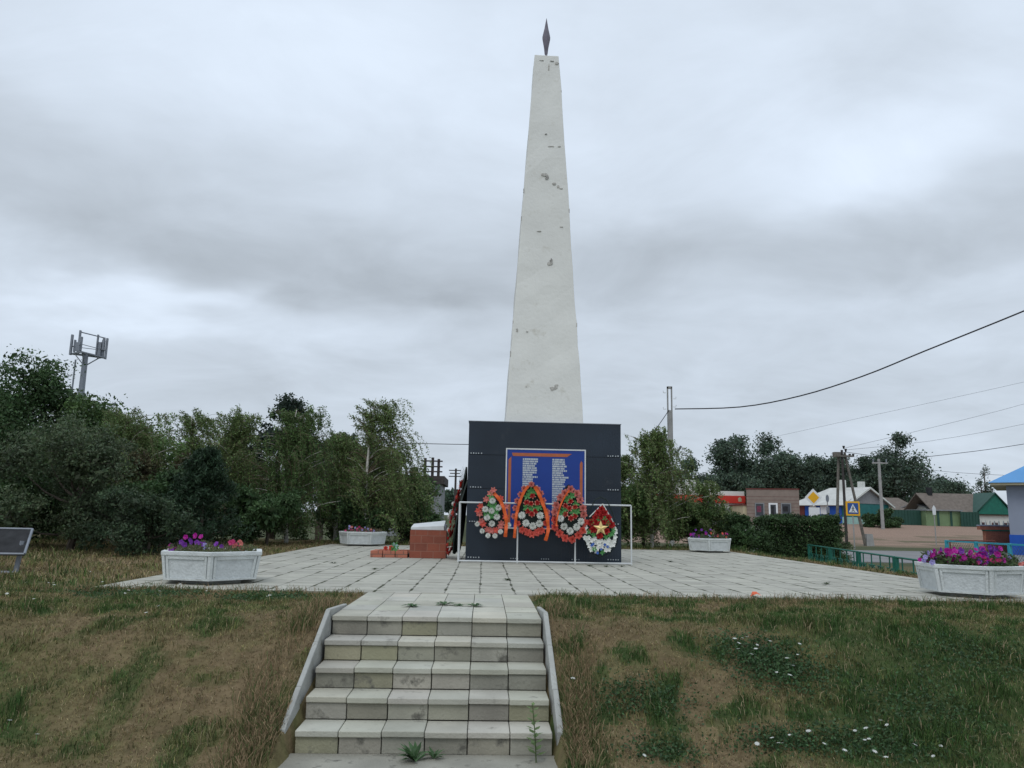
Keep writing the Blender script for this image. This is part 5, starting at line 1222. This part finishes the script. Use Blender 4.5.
# dark clumps and seedlings
def weed(x, y, z, s, label, n=26, grp=None, col=(.075, .14, .06), flat=.5, hgt_=.5):
    t = thing('weed', (x, y, z), label, 'weed', grp); V_ = []; mb = MB()
    for k in range(n):
        a = random.uniform(0, 6.283); r_ = s*random.uniform(.35, 1); hz_ = s*hgt_*random.uniform(.1, 1)
        p0, p1 = Vector((0, 0, 0)), Vector((math.cos(a)*r_, math.sin(a)*r_, hz_)); sd_ = Vector((-math.sin(a), math.cos(a), 0))*s*.09; m_ = p0.lerp(p1, .55)+Vector((0, 0, s*.12))
        tt = random.uniform(.7, 1.3); c = tuple(v*tt for v in col); mb.add([p0, m_-sd_, p1, m_+sd_], [(0, 1, 2, 3)], c)
    mb.build('leaves', M['leaf'], t); return t
weed(-.66, 7.62, PL, .13, 'flat green weed in a paving joint above the stairs, left one', flat=1, hgt_=.15)
weed(-.36, 7.80, PL, .15, 'flat green weed in a paving joint above the stairs, middle one', flat=1, hgt_=.15)
weed(-.22, 7.74, PL, .10, 'small flat green weed touching the middle one above the stairs', hgt_=.15)
weed(-.07, 7.72, PL, .12, 'flat green weed in a paving joint above the stairs, right one', hgt_=.2)
weed(-.42, 5.60, .004, .16, 'leafy green weed at the foot of the bottom step', 34, hgt_=.7)
weed(-.30, 5.66, .004, .10, 'smaller leafy weed beside the one at the bottom step', 20, hgt_=.7)
# upright broadleaf plant at the right end of the bottom step
t = thing('tall_weed', (.40, 5.60, 0), 'tall pale green upright weed before the right end of the bottom step', 'weed'); mb = MB(); mb.tube([(0, 0, 0), (-.01, 0, .18), (-.03, 0, .38)], .005, .003, 5, tint=(.12, .17, .07))
for k in range(34):
    z_ = .05+.34*k/34; a = k*2.4; l_ = .055*(1.2-z_*1.6)+.012; d = Vector((math.cos(a), math.sin(a), .35)); s_ = Vector((-math.sin(a), math.cos(a), 0))*l_*.3; p = Vector((-.03*z_/.38, 0, z_))
    mb.add([p, p+d*l_*.5-s_, p+d*l_, p+d*l_*.5+s_], [(0, 1, 2, 3)], (.16, .24, .09))
mb.build('leaves', M['leaf'], t)
# plaza joint weeds beside the railing
for k, (x, y) in enumerate([(1.95, 14.3), (2.25, 14.25), (2.55, 14.35), (-1.7, 12.6), (-2.6, 13.9), (.35, 10.9), (3.9, 16.3), (4.9, 11.1)]):
    weed(x, y, PL, .11, 'low dark weed growing in a joint of the plaza paving', 18, 'weeds in the plaza joints', (.05, .07, .03), hgt_=.25)
# daisies
daisy = [(2.19, 6.68), (2.24, 6.68), (2.11, 6.6), (2.11, 6.56), (2.29, 6.6), (2.4, 6.6), (2.11, 6.48), (2.18, 6.43), (2.26, 6.5), (2.65, 6.6), (2.59, 6.48), (2.47, 6.4), (2.48, 6.33), (2.34, 6.28), (2.4, 6.22), (0.71, 6.18), (1.92, 5.59), (2.06, 5.62), (2.08, 5.58), (2.12, 5.59), (2.2, 5.68), (2.34, 5.69), (2.38, 5.6), (2.48, 5.5), (2.68, 5.72), (2.78, 5.72), (2.74, 5.65), (2.71, 5.64), (2.9, 5.78), (2.95, 5.76), (2.99, 5.56), (3.21, 5.6), (3.11, 5.47), (2.68, 5.5), (2.75, 5.43), (1.09, 5.44),
         (-4.57, 7.83), (-4.19, 7.61), (-5.15, 9.21), (-4.93, 9.18), (-4.8, 9.08), (-4.64, 8.77), (-4.3, 9.18), (-3.63, 8.22), (-3.73, 8.5), (-3.61, 8.84), (-3.34, 8.36), (-2.83, 7.17), (-2.85, 6.92), (-3.34, 8.90), (-2.91, 8.51), (-2.17, 8.1), (-2.11, 8.03), (-2.15, 8.63), (-5.27, 10.87), (-2.94, 5.57), (-5.94, 10.22), (-3.2, 5.68)]
md = MB()
for k in range(9):
    a = 2*math.pi*k/9; md.add([(0, 0, .072), (.016*math.cos(a-.25), .016*math.sin(a-.25), .078), (.023*math.cos(a), .023*math.sin(a), .074), (.016*math.cos(a+.25), .016*math.sin(a+.25), .078)], [(0, 1, 2, 3)])
pd = md.build('petals', M['rosewhite']); sdm = MB().tube([(0, 0, -.01), (.004, 0, .072)], .0018, seg=4).build('stem', M['leafgreen'])
M['daisyeye'] = M['yellow']
for k, (x, y) in enumerate(daisy):
    t = thing('white_flower', (x, y, hgt(x, y)), 'small white wildflower on the right grass bank' if x > 0 else 'small white wildflower in the grass left of the stairs', 'wildflower', 'white wildflowers right of the stairs' if x > 0 else 'white wildflowers left of the stairs')
    t.rotation_euler = (random.uniform(.0, .5), random.uniform(-.3, .3), random.uniform(0, 6)); s_ = random.uniform(.6, .95); t.scale = (s_,)*3
    for src in (pd, sdm):
        c = src if k == 0 else src.copy()
        if k: COL.objects.link(c)
        c.parent = t
# litter
sc2 = MB(); sc2.add([(-.06, 0, 0), (.0, -.05, .035), (.07, -.01, .01), (.05, .04, .03), (-.02, .05, .05), (.01, 0, .055)], [(0, 1, 5), (1, 2, 5), (2, 3, 5), (3, 4, 5), (4, 0, 5), (0, 4, 3, 2, 1)])
tag(sc2.build('litter', M['scrap'], loc=(3.12, 8.95, PL+.02)), 'crumpled orange scrap lying in the grass at the plaza edge', 'litter')
